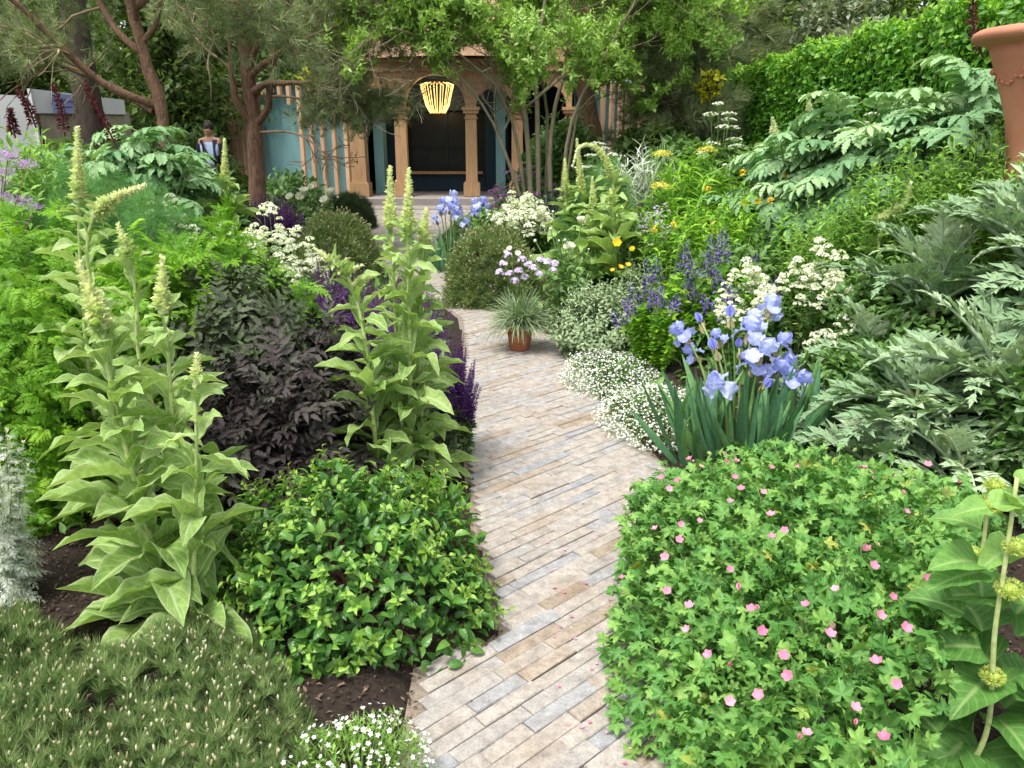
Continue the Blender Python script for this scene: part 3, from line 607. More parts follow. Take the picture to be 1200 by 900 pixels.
PALM = [palmT(5, .42, 3, i) for i in range(3)]
GF = flowerT(5, .66, .55, 'obov', 5, .05, 5)
def geranium():
    c = np.array([1.06, 1.80, 0.02]); t = thing('cranesbill', 'sprawling mound of cut green leaves dotted with pink flowers, right of the path', 'plant', c)
    n = 15500; rx, ry, h = .71, 1.06, .40
    P, Nn = domepts(c, rx, ry, h, n, -.02, .5, .13, 5, 2.7)
    P[:, 2] += .05*np.clip((P[:, 0]-.7), 0, 1)
    keep = P[:, 0] < .93+(P[:, 1]-1.4)*.75+.04*np.sin(P[:, 1]*30); P, Nn = P[keep], Nn[keep]; n = len(P)
    D = nrm(Nn*.7+rdir(n)*.55+np.array([0, 0, -.05])); up = Nn*.6+np.array([0, 0, .7])+rdir(n)*.3
    mb = MB(); mb.instv(PALM, P, frames(D, up), U(.030, .066, n)*1.05, np.clip(R(n)*.9+.1, 0, 1)); mb.build('foliage', M_ger, t)
    # shoots with small new leaves
    m = 420; Q, N2 = domepts(c, rx, ry, h, m, .05, .02, .13, 5, 2.7); Q[:, 2] += .05*np.clip((Q[:, 0]-.7), 0, 1); keep = Q[:, 0] < .93+(Q[:, 1]-1.4)*.75; Q, N2 = Q[keep], N2[keep]; m = len(Q); E_ = Q+nrm(N2*.5+[0, 0, 1]+rdir(m)*.3)*U(.02, .06, (m, 1)); C = bez(Q-N2*.08, E_, .4, 5)
    mb = MB(); mb.tubes(C, .0013, 3); tag(mb.build('stems', M_stem, t), kind='stuff')
    mb = MB(); mb.instv(PALM, E_, frames(nrm(N2+rdir(m)*.8), N2*.4+np.array([0, 0, 1.])+rdir(m)*.25), U(.03, .055, m), U(.6, 1, m)); mb.build('foliage', M_ger, t)
    # buds
    m = 85; Q, N2 = domepts(c, rx, ry, h, m, .05, 0, .13, 5, 2.7); Q[:, 2] += .05*np.clip((Q[:, 0]-.7), 0, 1); Q += N2*U(.015, .04, (m, 1)); T_ = compose([(leafT(.35, 'ell', 4, 3, .1, .8), (0, 0, 0), frames(np.array([[0, 1., 0]]), np.array([[sin(a), 0, cos(a)]]))[0], 1.) for a in (0, 2.1, 4.2)])
    for j in range(m):
        if Q[j, 0] > .9+(Q[j, 1]-1.4)*.75: continue
        mb = MB(); mb.inst(T_, Q[j:j+1], frames(nrm(N2[j:j+1]+rdir(1)*.8), rdir(1)), U(.013, .021, 1), R(1)); mb.build('bud', M_gerbud if j % 3 else M_pink, t)
    fl = [(779, 567), (811, 545), (765, 511), (771, 520), (797, 571), (863, 567), (870, 581), (896, 585), (858, 596), (905, 556), (933, 555), (905, 612), (921, 630), (864, 548), (906, 638), (799, 640), (858, 675), (822, 618), (801, 622),
          (772, 627), (787, 580), (883, 722), (946, 718), (1016, 653), (1028, 785), (1045, 708), (973, 752), (1023, 672), (895, 748), (1037, 873), (926, 800), (859, 829), (920, 777), (1062, 541), (1085, 552), (1012, 556), (990, 512), (893, 822), (810, 745), (812, 718), (786, 700), (735, 683), (784, 660),
          (1003, 838), (948, 868), (835, 775), (1060, 608), (1084, 688), (742, 560), (843, 500), (1050, 810), (1030, 730), (1060, 745), (980, 700)]
    for (px, py) in fl:
        # drop the flower on the mound along the line of sight
        r0 = np.array([0, 0, EYE]); d = at(px, py, 1.)-r0; s = np.linspace(1, 3.6, 500)[:, None]; q = r0+d*s
        e = ((q-c)/np.array([rx, ry, h])); ins = np.where(((np.abs(e)**2.7).sum(1)**(1/2.7) < 1.07) | (q[:, 2] < .1))[0]
        if len(ins) == 0: continue
        p = q[ins[0]]; nn = nrm((p-c)/np.array([rx, ry, h])**2); p = p+nn*.02
        fd = nrm(nn*.5+np.array([0, -.35, .7])+rdir(1)[0]*.5); mb = MB()
        mb.inst(GF, p[None], frames(fd[None], rdir(1)), [rng.uniform(.013, .019)], [rng.uniform(.25, .9)])
        mb.build('flower', M_pink, t)
        
geranium()

def mulleins():
    g = 'mulleins in the bed on the left'
    mullein('stout mullein with a double cream spike, largest of the front left clump', A((208, 742, 2.08), (180, 640, 2.1), (152, 540, 2.12), (128, 440, 2.14), (118, 380, 2.15), (92, 308, 2.16)), .17, .29, 40, .013, [(.84, .0, .02, .10)], 1.15, g, rosette=12)
    mullein('slender mullein with one straight cream spike, right of the double-spiked one', A((222, 735, 2.18), (213, 640, 2.2), (205, 540, 2.22), (198, 430, 2.24), (192, 370, 2.25), (190, 302, 2.25)), .14, .25, 34, .011, (), 1, g)
    mullein('short mullein with a tiny green tip, standing against the dark foliage', A((225, 738, 2.0), (228, 640, 2.0), (230, 540, 2.0), (230, 470, 2.0), (231, 415, 2.0)), .07, .22, 22, .009, (), .8, g, .045)
    mullein('tall mullein with a straight cream spike seen behind the front left clump', A((150, 640, 2.75), (110, 480, 2.75), (95, 320, 2.75), (92, 230, 2.75), (90, 150, 2.75)), .22, .25, 34, .011, (), 1, g)
    mullein('leaning mullein whose long cream spike bends over to the right', A((150, 650, 2.6), (135, 480, 2.6), (112, 360, 2.6), (102, 290, 2.6), (118, 243, 2.6), (170, 217, 2.6)), .18, .23, 32, .011, (), 1, g)
    mullein('budded mullein with a crooked leafy top, between the bent and the straight ones', A((205, 660, 2.5), (190, 520, 2.5), (163, 420, 2.5), (160, 350, 2.5), (150, 300, 2.5), (138, 262, 2.5)), .08, .2, 32, .01, (), .8, g)
    g = 'mulleins in the middle by the path'
    mullein('tallest mullein in the middle, its spike second from the right', A((480, 568, 3.05), (481, 500, 3.05), (480, 400, 3.05), (478, 300, 3.05), (479, 198, 3.05)), .2, .27, 46, .012, (), .95, g)
    mullein('mullein in the middle with the leftmost of the three tall spikes', A((462, 560, 3.2), (466, 450, 3.2), (462, 340, 3.2), (458, 280, 3.2), (457, 196, 3.2)), .2, .22, 40, .011, (), 1.05, g)
    mullein('mullein in the middle with the smooth yellowish spike beside the blue irises', A((500, 560, 3.15), (492, 450, 3.15), (493, 350, 3.15), (499, 245, 3.15)), .12, .22, 34, .010, (), 1, g)
    mullein('branching mullein left of the three tall spikes, its tip nodding left', A((445, 568, 2.95), (436, 480, 2.95), (428, 400, 2.95), (408, 325, 2.95), (368, 291, 2.95)), .1, .25, 34, .011, [(.86, .07, .0, .03), (.8, .1, 0, .045)], .75, g)
    g = 'mulleins standing in the borders further back'
    mullein('small far mullein with a pale spike below the pines on the left', A((266, 262, 6.3), (264, 220, 6.3), (263, 163, 6.3)), .32, .26, 20, .014, (), 1.3, g, .08)
    mullein('far mullein with an arching cream spike under the multi-stemmed tree', A((728, 330, 6.6), (722, 260, 6.6), (716, 205, 6.6), (700, 174, 6.6), (680, 172, 6.6), (671, 195, 6.6)), .55, .32, 30, .016, (), 1.2, g, .09)
    mullein('far mullein with a short upright cream spike, leftmost under the multi-stemmed tree', A((668, 320, 6.9), (664, 250, 6.9), (662, 186, 6.9)), .28, .28, 24, .015, (), 1.2, g, .09)
    mullein('far mullein with a knobbly cream spike beside the umbels', A((690, 310, 6.8), (684, 250, 6.8), (676, 163, 6.8)), .4, .3, 26, .015, (), 1.3, g, .09)
    mullein('far mullein with a smooth green spike, nearest the white peonies', A((700, 315, 6.4), (696, 260, 6.4), (694, 208, 6.4)), .22, .26, 24, .014, (), 1.1, g, .08)
    mullein('far mullein with broad leaves beside the maroon scabious', A((722, 330, 6.2), (720, 270, 6.2), (716, 222, 6.2)), .1, .36, 26, .015, (), 1.1, g, .09)
    mullein('bent cream mullein spike above the cardoons on the right', A((1035, 330, 4.3), (1030, 280, 4.3), (1044, 250, 4.3), (1062, 236, 4.3), (1068, 214, 4.3)), .22, .14, 10, .01, [(.62, -.09, 0, -.01)], 1.1, 'mulleins standing in the borders further back', .05, 0)
mulleins()

PHL = [leafT(.72, 'heart', 12, 9, b, .22, .03, 3, 0, b0, tw) for b, b0, tw in [(.9, -.1, .1), (.6, .1, -.1), (1.2, -.2, .15)]]
def phlomis():
    g = None
    stems = [([(1158, 850, 1.45), (1166, 740, 1.45), (1178, 660, 1.45), (1192, 560, 1.47)], [(1163, 792, .9), (1183, 690, 1), (1190, 641, .85)], 'tall jerusalem sage stem with three stacked bud whorls at the right edge'),
             ([(1136, 900, 1.62), (1142, 740, 1.62), (1150, 660, 1.62), (1160, 575, 1.62)], [(1142, 647, .6), (1158, 591, .95), (1166, 569, .75)], 'jerusalem sage stem with bud whorls near its tip, leaning over the pink flowered mound')]
    for si, (P, W_, lab) in enumerate(stems):
        pts = A(*P); pts = [np.array([pts[0][0]-.01, pts[0][1]+.02, float(ground(pts[0][0], pts[0][1]))])]+pts; pts = spline(pts); t = thing('phlomis', lab, 'plant', pts[0], 'jerusalem sage stems at the right edge')
        mb = MB(); mb.tube(pts, .0085*(1-.35*np.linspace(0, 1, len(pts))), 4); mb.build('stem', M_mulstem, t)
        for (wx, wy, s) in W_:
            s *= 1.2; c = at(wx, wy, P[0][2]); mb = MB(); n = 420; D = rdir(n); D[:, 2] *= .62; D = nrm(D); Q = c+D*np.array([.019, .019, .013])*s
            mb.inst(leafT(.42, 'ovate', 3, 3, .1, .7), Q, frames(nrm(D+[0, 0, .25]), rdir(n)), U(.0055, .009, n)*s, R(n)); mb.inst(BLOB2, c[None], np.eye(3)[None], [[.032*s, .032*s, .022*s]], [.2]); mb.build('bud_whorl', M_phlb, t)
    L = [(1163, 792, (-.75, -.5, .02), .115, .4), (1165, 800, (.7, -.4, -.1), .10, .4), (1140, 880, (.35, -.85, -.05), .16, .35), (1130, 870, (-.6, -.3, -.15), .14, .25), (1183, 695, (.5, -.7, -.05), .075, .8), (1182, 700, (-.8, .2, .1), .1, .5), (1150, 670, (-.8, -.2, .1), .095, .45), (1148, 660, (-.85, -.25, .3), .09, .6),
         (1190, 641, (-.8, -.35, -.05), .075, .85), (1192, 645, (.8, -.3, .3), .07, .7), (1163, 780, (-.2, .8, .1), .12, .2), (1175, 830, (.6, .3, .2), .13, .2), (1158, 595, (-.8, -.1, .05), .055, .7), (1160, 592, (.75, -.2, .35), .055, .9), (1195, 566, (.5, 0, .8), .035, .9), (1185, 600, (-.2, -.2, .9), .05, .95), (1150, 740, (.2, .8, .1), .12, .15), (1120, 780, (-.5, .6, .1), .11, .2), (1150, 700, (.3, .6, .4), .09, .3),
         (1185, 880, (.4, -.5, -.2), .15, .3), (1190, 745, (.9, .1, .0), .12, .3), (1135, 860, (-.2, .6, -.1), .13, .15), (1110, 900, (-.8, -.3, .1), .13, .25), (1195, 790, (.3, -.6, -.1), .11, .35), (1150, 760, (-.9, .1, .05), .10, .3), (1170, 900, (.1, -.8, .0), .13, .3), (1130, 720, (-.6, .4, .2), .09, .25), (1190, 720, (.6, .5, 0), .11, .2), (1150, 620, (-.7, .3, .25), .07, .6), (1150, 880, (-.9, -.2, .15), .13, .3), (1175, 860, (.7, -.5, .1), .12, .35), (1165, 840, (.1, -.9, .1), .11, .4), (1185, 810, (.6, .5, .2), .12, .2), (1130, 900, (-.3, -.9, .1), .12, .3), (1100, 860, (-.2, .7, .1), .11, .2), (1160, 800, (-.4, .8, .2), .10, .2)]
    mb = MB()
    for (x, y, d, s, v) in L:
        p = at(x, y, 1.5 if s > .06 else 1.47); mb.inst(PHL[rng.integers(3)], p[None], frames(np.array([d], float), np.array([[0, -.25, 1.]])+rdir(1)*.15), [s*1.5], [v])
    mb.build('foliage', M_phl, bpy.data.objects['phlomis'])
phlomis()

def near_mat():
    c = np.array([-1.15, 1.42, 0.]); c[2] = float(ground(c[0], c[1])); t = thing('dwarf_pine', 'low spreading dwarf pine with short needles and buff candles in the bottom left corner', 'shrub', c)
    n = 4600; x = U(-2.3, -.44, n); y = U(.85, 2.03, n)
    lim = 2.0-.33*np.clip((x+.95)/.5, 0, 1.2)**1.6-.06*np.sin(x*9); xe = -.44-.12*np.clip((1.9-y), 0, 1)**2+.04*np.sin(y*14)
    m = (y < lim) & (x < xe-.28*np.clip((y-1.55)/.4, 0, 1)); x, y = x[m], y[m]; n = len(x)
    e = np.clip(np.minimum(lim[m]-y, xe[m]-x)/.25, 0, 1); z = ground(x, y)+.02+.12*np.sqrt(e)+.018*np.sin(x*14)*np.cos(y*12)+.012*np.sin(x*37+y*31)
    T_ = [needleT(40, .45, 44, .03, i) for i in range(5)]
    D = nrm(np.array([[0, 0, 1.]])+rng.normal(size=(n, 3))*[.22, .22, .1]+np.array([[.1, -.05, 0]])); mb = MB()
    P = np.stack([x, y, z-.03], -1); mb.instv(T_, P, frames(D, rdir(n)), U(.038, .066, n), .25+.75*R(n))
    mb.instv(T_, P-D*.035, frames(D, rdir(n)), U(.045, .07, n), R(n)*.5); mb.build('needles', M_mat, t)
    m = R(n) < .42; P = P[m]+D[m]*.022; D = D[m]; k = len(P); mb = MB(); mb.inst(BLOB, P+D*.009, frames(D, rdir(k)), np.stack([U(.005, .0085, k), U(.012, .028, k), U(.005, .0085, k)], -1), R(k))
    mb.build('candle', M_candle, t)
near_mat()

TINY = flowerT(5, .75, .2, 'obov', 2, cols=2)
def tinyflowers(mb, P, Nn, size, per=1, spread=0.):
    n = len(P)*per; Q = np.repeat(P, per, 0)+rng.normal(size=(n, 3))*spread; D = nrm(np.repeat(Nn, per, 0)+rdir(n)*.6)
    mb.inst(TINY, Q, frames(D, rdir(n)), U(.7, 1.2, n)*size*.5, R(n))
def cushion(name, label, c, rx, ry, h, n, fn, lsz, fsz, mat, fmat, T=None, cat='plant', group=None, stems=0, low=0.):
    t = thing(name, label, cat, c, group); P, Nn = domepts(c, rx, ry, h, n, low, .4, .1, int(c[0]*100) % 97)
    mb = MB(); mb.instv(T or [quadT(.25), quadT(.35, .3)], P, frames(nrm(Nn*.5+rdir(n)+[0, 0, .4]), Nn+rdir(n)*.5), lsz*U(.6, 1.3, n)); mb.build('foliage', mat, t)
    P, Nn = domepts(c, rx, ry, h, fn, low, .12, .1, int(c[0]*100) % 97); P = P+Nn*U(.0, .03, (fn, 1)); mb = MB(); tinyflowers(mb, P, nrm(Nn+[0, -.3, .6]), fsz); mb.build('flowers', fmat, t)
    if stems:
        Q = P[:stems]; B = np.tile(c, (len(Q), 1))+(Q-c)*[.5, .5, .0]; mb = MB(); mb.tubes(bez(B, Q, .5, 5), .0011, 3); mb.build('stem', M_stem, t)
    return t
cushion('baby_breath', 'airy white flowered tuft at the bottom edge beside the path corner', np.array([-.36, 1.42, 0.]), .19, .20, .17, 1700, 420, .020, .0135, M_fern2, M_white, stems=160)
cushion('rock_cress', 'spreading carpet of tiny white flowers, the part beside the grey sage', np.array([.62, 4.62, .0]), .30, .45, .13, 6500, 2400, .016, .0135, M_mid, M_white, group='white carpet plants along the path')
cushion('rock_cress', 'spreading carpet of tiny white flowers, the part nearest the blue irises', np.array([.80, 3.82, .02]), .33, .42, .14, 6500, 2600, .016, .013, M_mid, M_white, group='white carpet plants along the path')

# irises
BL = [leafT(.095, 'blade', 14, 3, b, -.25, 0, 1, 0, b0, tw) for b, b0, tw in [(.1, 0, .1), (.35, -.1, -.2), (.55, -.1, .3), (1.2, -.1, .2)]]
STD = leafT(.95, 'obov', 10, 11, -1.7, .15, .10, 3.5, 0, .6)
FAL = leafT(.86, 'fall', 12, 11, 2.5, .10, .085, 3.5, 0, -.3)
def irisflower(size, openness=1.):
    parts = []
    for i in range(3):
        a = i*2.094+.2
        d = np.array([cos(a)*.55, .85, sin(a)*.55]); up = np.array([-cos(a)*.85, .5, -sin(a)*.85]); parts.append((STD, (0, 0, 0), frames(d[None], up[None])[0], 1.05))
        a += 1.047; d = np.array([cos(a), .28, sin(a)]); up = np.array([-cos(a)*.2, 1, -sin(a)*.2]); parts.append((FAL, (0, 0, 0), frames(d[None], up[None])[0], 1.1*openness))
    return compose(parts)
IRF = [irisflower(1), irisflower(1, .85)]
IRB = leafT(.42, 'ell', 6, 7, .1, .8)
def iris(label, cx, Y, h, lh, flowers, nblade, rb, name='iris', fs=.078, group='blue irises'):
    c = np.array([cx, Y, float(ground(cx, Y))]); t = thing(name, label, 'plant', c, group)
    n = nblade; B = discbase(c, rb, n, rb*.6); D = nrm(np.array([[0, 0, 1.]])+(B-c)*[1.6, 1.2, 0]+rng.normal(size=(n, 3))*[.16, .12, 0]); mb = MB()
    mb.instv(BL, B, frames(D, rng.normal(size=(n, 3))*[.5, 1, 0]+np.array([.0, -.6, 0])), lh*U(.65, 1.08, n), R(n)); mb.build('foliage', M_iris, t)
    for (p, s, tp) in flowers:
        ms = MB(); mp = MB()
        b = c+np.array([(p[0]-c[0])*.45, (p[1]-c[1])*.3, 0]); C = bez(b[None], p[None], .7, 8); ms.tubes(C, np.linspace(.006, .0035, 8)[None]*(fs/.062), 6); ms.build('stem', M_stem, t)
        tn = nrm(C[0, -1]-C[0, -2]); ax = nrm(tn+rng.normal(size=3)*.12); mb = MB()
        if tp == 'open': mb.inst(IRF[rng.integers(2)], p[None], frames(ax[None], rdir(1)), [s*fs], [rng.uniform(.3, .95)])
        else:
            for j in range(4): mb.inst(IRB, p[None], frames(ax[None]+rng.normal(size=(1, 3))*.06, rdir(1)), [s*fs*.95], [rng.uniform(0, .35)])
        mb.build('flower', M_irisf, t)
        for j in range(2): mp.inst(leafT(.4, 'ovate', 5, 5, .2, .6), (p-ax*.045*fs/.062)[None], frames((ax+rdir(1)[0]*.25)[None], rdir(1)), [.05*fs/.062], R(1))
        mp.build('bract', M_papery, t)
fl = [(842, 452, 3.15, 1.12, 'open'), (800, 392, 3.4, 1., 'open'), (822, 378, 3.5, .75, 'bud'), (856, 372, 3.45, .8, 'bud'), (879, 390, 3.4, 1.2, 'open'), (903, 362, 3.55, 1.1, 'open'), (893, 415, 3.3, 1.25, 'open'), (838, 410, 3.4, .85, 'bud'),
      (914, 405, 3.4, .95, 'open'), (935, 448, 3.3, 1.0, 'open'), (896, 452, 3.2, .8, 'bud'), (812, 415, 3.4, .85, 'open'), (921, 397, 3.4, .5, 'bud'), (909, 435, 3.35, 1.05, 'open'), (842, 396, 3.5, .7, 'open'), (880, 428, 3.35, 1.1, 'open'), (922, 428, 3.4, .9, 'open'), (866, 408, 3.4, .7, 'bud'), (884, 378, 3.5, .95, 'open')]
iris('clump of tall pale blue irises with sword leaves behind the pink flowered mound', float(gp(866, 3.35)[0]), 3.35, .7, .46, [(at(x, y, Y), s, tp) for x, y, Y, s, tp in fl], 90, .3)
fl = [(520, 240, 8.6, 1.2, 'open'), (530, 232, 8.6, 1.2, 'open'), (516, 248, 8.6, 1, 'open'), (537, 252, 8.5, 1, 'open'), (528, 246, 8.5, 1.2, 'open'), (545, 262, 8.5, .9, 'open'), (511, 258, 8.5, .9, 'open'), (534, 240, 8.5, 1, 'open')]
iris('distant clump of blue irises on the right of the path, the left of two', float(gp(528, 8.6)[0]), 8.6, .7, .5, [(at(x, y, Y), s, tp) for x, y, Y, s, tp in fl], 40, .28, fs=.085)
fl = [(558, 240, 8.7, 1.1, 'open'), (566, 238, 8.7, 1.1, 'open'), (562, 250, 8.7, 1.1, 'open'), (570, 245, 8.7, .9, 'open'), (556, 250, 8.6, .8, 'open')]
iris('distant clump of blue irises beside the white valerian, the right of two', float(gp(562, 8.7)[0]), 8.7, .7, .5, [(at(x, y, Y), s, tp) for x, y, Y, s, tp in fl], 26, .2, fs=.085)

# ------------------------------------------------------------------ perennials
LF = [leafT(.3, 'lance', 5, 3, b, .2, .02, 2, 0, 0, tw) for b, tw in [(.8, .1), (.4, -.2), (1.2, .2)]]
OV = [leafT(.48, 'ovate', 4, 3, b, .22, 0, 2, 0, 0, tw) for b, tw in [(.7, .1), (.3, -.2), (1.1, .2)]]
def perennial(name, label, cat, px, Y, top, hw, ns, T, lmat, m, lsz, smat=None, group=None, t0=.1, t1=1, el=.5, mode='spiral', rb=.4, ry=None, dome=.25, hj=.25, srad=.0025, var=None, floret=None, cx=None, K=8, bow=.5, jit=0.):
    smat = smat or M_stem
    c = gp(px, Y) if cx is None else np.array([cx, Y, float(ground(cx, Y))]); h = max(.1, zt(top, Y)-c[2]); r = hw*mpx(Y, c[2]+h*.6)
    t = thing(name, label, cat, c, group); B, Tp = fan(c, r*rb, r, h, ns, ry and ry*rb, hj, ry, dome); C = bez(B, Tp, bow, K, jit)
    mb = MB(); mb.tubes(C, np.linspace(srad, srad*.5, K)[None], 3); mb.build('stem', smat, t)
    mb = MB(); leaves_on(mb, C, m, T, lsz, t0, t1, el=el, mode=mode, var=var); mb.build('foliage', lmat, t)
    if floret: floret(C, t)
    return t, C, c, r, h
def f_spike(mat, t0, n, r0, sz, T=None, name='flower_spike', frac=1., tip=.35, el=.7):
    def f(C, t):
        D = C[R(len(C)) < frac]
        for Q in ([D[i:i+1] for i in range(len(D))] if len(D) <= 100 and C[0, 0, 1] < 7 else [D]):
            mb = MB(); spikeon(mb, Q, t0, 1., n, r0, sz, T or BUD, el, tip); o = mb.build(name, mat, t)
            if len(Q) > 100: o['kind'] = 'stuff'
    return f
def f_head(mat, n, r, sz, T=None, flat=.6, frac=1., name='flower_head', extra=0):
    """a loose head of small flowers on the end of each stem, with extra smaller heads below it"""
    def f(C, t):
        DD = C[R(len(C)) < frac]
        for D in ([DD[i:i+1] for i in range(len(DD))] if len(DD) <= 100 and C[0, 0, 1] < 7 else [DD]): one(D, t)
    def one(D, t):
        mb = MB(); E_ = D[:, -1]; Tn = nrm(D[:, -1]-D[:, -2]); s = np.ones(len(E_))
        for _ in range(extra):
            E_ = np.concatenate([E_, D[:, -1]-Tn[:len(D)]*U(.6, 2.6, (len(D), 1))*r+rdir(len(D))*[r, r, r*.4]*1.4]); s = np.concatenate([s, U(.45, .8, len(D))]); Tn = np.concatenate([Tn, Tn[:len(D)]])
        k = len(E_); dd = rdir(k*n); dd[:, 2] = np.abs(dd[:, 2])*.9+.05; rr = np.repeat(s*U(.75, 1.2, k), n)*r
        P = np.repeat(E_, n, 0)+dd*rr[:, None]*np.array([1, 1, flat]); mb.inst(T or TINY, P, frames(nrm(dd+rdir(k*n)*.35+[0, 0, .3]), rdir(k*n)), U(.7, 1.2, k*n)*sz*.5, R(k*n)); mb.build(name, mat, t)
    return f
def fernT(seed, p1=7, p2=5, w=.5):
    q = quadT(w, .3); a = pinnateT(p2, q, 50, .4, ll=.42, rw=.008, seed=seed, prof=lambda t: 1-.6*t)
    return pinnateT(p1, a, 60, .9, ll=.5, rw=.008, seed=seed+5, prof=lambda t: 1-.75*t, jit=.2)
FERN = [fernT(i) for i in range(3)]
TUFT = [needleT(46, .3, 95, .012, i) for i in range(3)]

# bright feathery foliage on the left
def bright_ferns():
    g = 'ferny green plants on the left bank'
    def F_(label, px, Y, top, hw, n, size, mat=M_fern, T=FERN): return leafydome('ferny_plant', label, 'plant', px, Y, top, hw, T, mat, n, size, group=g, thick=.5, droop=.1, lump=.15, low=.0)
    F_('feathery bright green plant behind the silver wormwood at the left edge', 45, 2.75, 352, 105, 2600, .095)
    F_('lacy lime green plant on the left bank, just under the lilac flowers', 60, 3.6, 268, 120, 1500, .15)
    F_('lacy green plant between the budded mullein and the dark foliage', 205, 3.5, 300, 80, 1100, .15)
    F_('bright lacy plant in front of the white valerian on the left', 275, 4.1, 276, 84, 1500, .14)
    F_('yellow green lacy plant to the left of the branching mullein', 355, 3.7, 322, 42, 420, .15, M_lime)
    leafydome('fennel', 'soft blue green fennel cloud below the left honey bush', 'plant', 130, 4.9, 204, 85, TUFT, M_fennel, 2600, .15, thick=.6, group='fennel clouds')
    leafydome('fennel', 'soft fennel cloud beside the little far mullein on the left', 'plant', 205, 4.7, 225, 60, TUFT, M_fennel, 1400, .14, thick=.6, group='fennel clouds')
    leafydome('fennel', 'fennel cloud between the far mulleins on the right of the path', 'plant', 702, 6.9, 195, 48, TUFT, M_fennel, 1400, .18, thick=.6, group='fennel clouds')
    perennial('grassy_perennial', 'fine pale green wispy plant in front of the white hoarding', 'plant', 62, 5.0, 142, 75, 170, LF, M_fern2, 26, .075, el=.7, dome=.35)
    perennial('leafy_perennial', 'dark green long-leaved plant low at the left edge', 'plant', 5, 3.1, 300, 75, 26, [leafT(.2, 'lance', 7, 3, b, .3, 0, 1) for b in (1.1, 1.6)], M_mid, 9, .22, el=.5)
bright_ferns()

# purple black foliage
ACT = leafT(.36, 'ovate', 8, 3, .5, .2, .03, 2, .2)
ACTL = [pinnateT(3, ACT, 58, .6, ll=.5, rw=.014, seed=i, prof=lambda t: 1-.25*t, jit=.15) for i in range(3)]
def dark_plants():
    g = 'dark leaved bugbanes left of the path'
    leafydome('bugbane', 'purple black leaved plant low behind the pointed leaf shrub', 'plant', 340, 3.0, 430, 108, ACTL, M_dark, 1000, .14, group=g, thick=.5, twig=M_redstem, out=.7, ry=.4, low=-.05)
    leafydome('bugbane', 'tall bronze green plant behind the purple black one', 'plant', 300, 3.45, 325, 98, ACTL, M_dark2, 1100, .15, group=g, thick=.6, twig=M_redstem, out=.35, upw=.8, droop=-.5)
    leafydome('bugbane', 'small dark leaved plant behind the branching mullein', 'plant', 400, 3.4, 385, 50, ACTL, M_dark, 400, .15, group=g, thick=.5, twig=M_redstem)
    leafydome('bugbane', 'low dark plant in the shade at the foot of the middle mulleins', 'plant', 470, 3.35, 470, 60, ACTL, M_dark2, 380, .12, group=g, thick=.5)
dark_plants()

FL = leafT(.7, 'ovate', 2, 3, .6, .5)
def purples():
    g = 'purple salvias'
    fs = f_spike(M_purple, .46, 80, .008, .021, FL)
    perennial('salvia', 'deep purple salvia spilling onto the path right of the middle mulleins', 'plant', 535, 3.45, 378, 30, 46, LF, M_mid, 14, .05, M_redstem, g, t1=.5, floret=fs, rb=.5, dome=.35, srad=.002)
    perennial('salvia', 'salvia with purple spikes directly behind the middle mulleins', 'plant', 465, 4.1, 312, 75, 120, LF, M_mid, 14, .05, M_redstem, g, t1=.5, floret=fs, rb=.6, dome=.3, srad=.002)
    perennial('salvia', 'salvia whose purple spikes rise through the white valerian', 'plant', 395, 4.5, 280, 55, 80, LF, M_mid, 14, .05, M_redstem, g, t1=.5, floret=fs, rb=.6, dome=.3, srad=.002)
    perennial('salvia', 'far salvia, a dark violet patch in front of the second pine', 'plant', 318, 9.2, 224, 42, 170, LF, M_mid, 12, .09, M_redstem, g, t1=.45, floret=f_spike(M_purple, .4, 46, .014, .04, FL), rb=.8, dome=.3, srad=.005)
    def bapt(C, t):
        for i in range(0, len(C), 3): mb = MB(); spikeon(mb, C[i:i+1], .78, 1., 30, .022, .034, FL, .5, .5); mb.build('flower_spike', M_indigo, t)
    g = 'indigo flowered plants on the right bank'
    def clover(): return compose([(quadT(.5, .25), (0, 0, 0), frames(np.array([[sin(a), cos(a), .1]]), np.array([[0, 0, 1.]]))[0], 1.) for a in (-1.05, 0, 1.05)])
    CL = [clover()]
    perennial('false_indigo', 'bushy plant with violet blue spikes beside the grey sage', 'plant', 775, 4.75, 268, 62, 46, CL, M_lime, 22, .05, None, g, t1=.74, floret=bapt, rb=.4, dome=.55)
    perennial('false_indigo', 'bushy plant with violet blue spikes behind the front irises', 'plant', 850, 4.7, 262, 75, 54, CL, M_lime, 22, .05, None, g, t1=.74, floret=bapt, rb=.4, dome=.5)
purples()

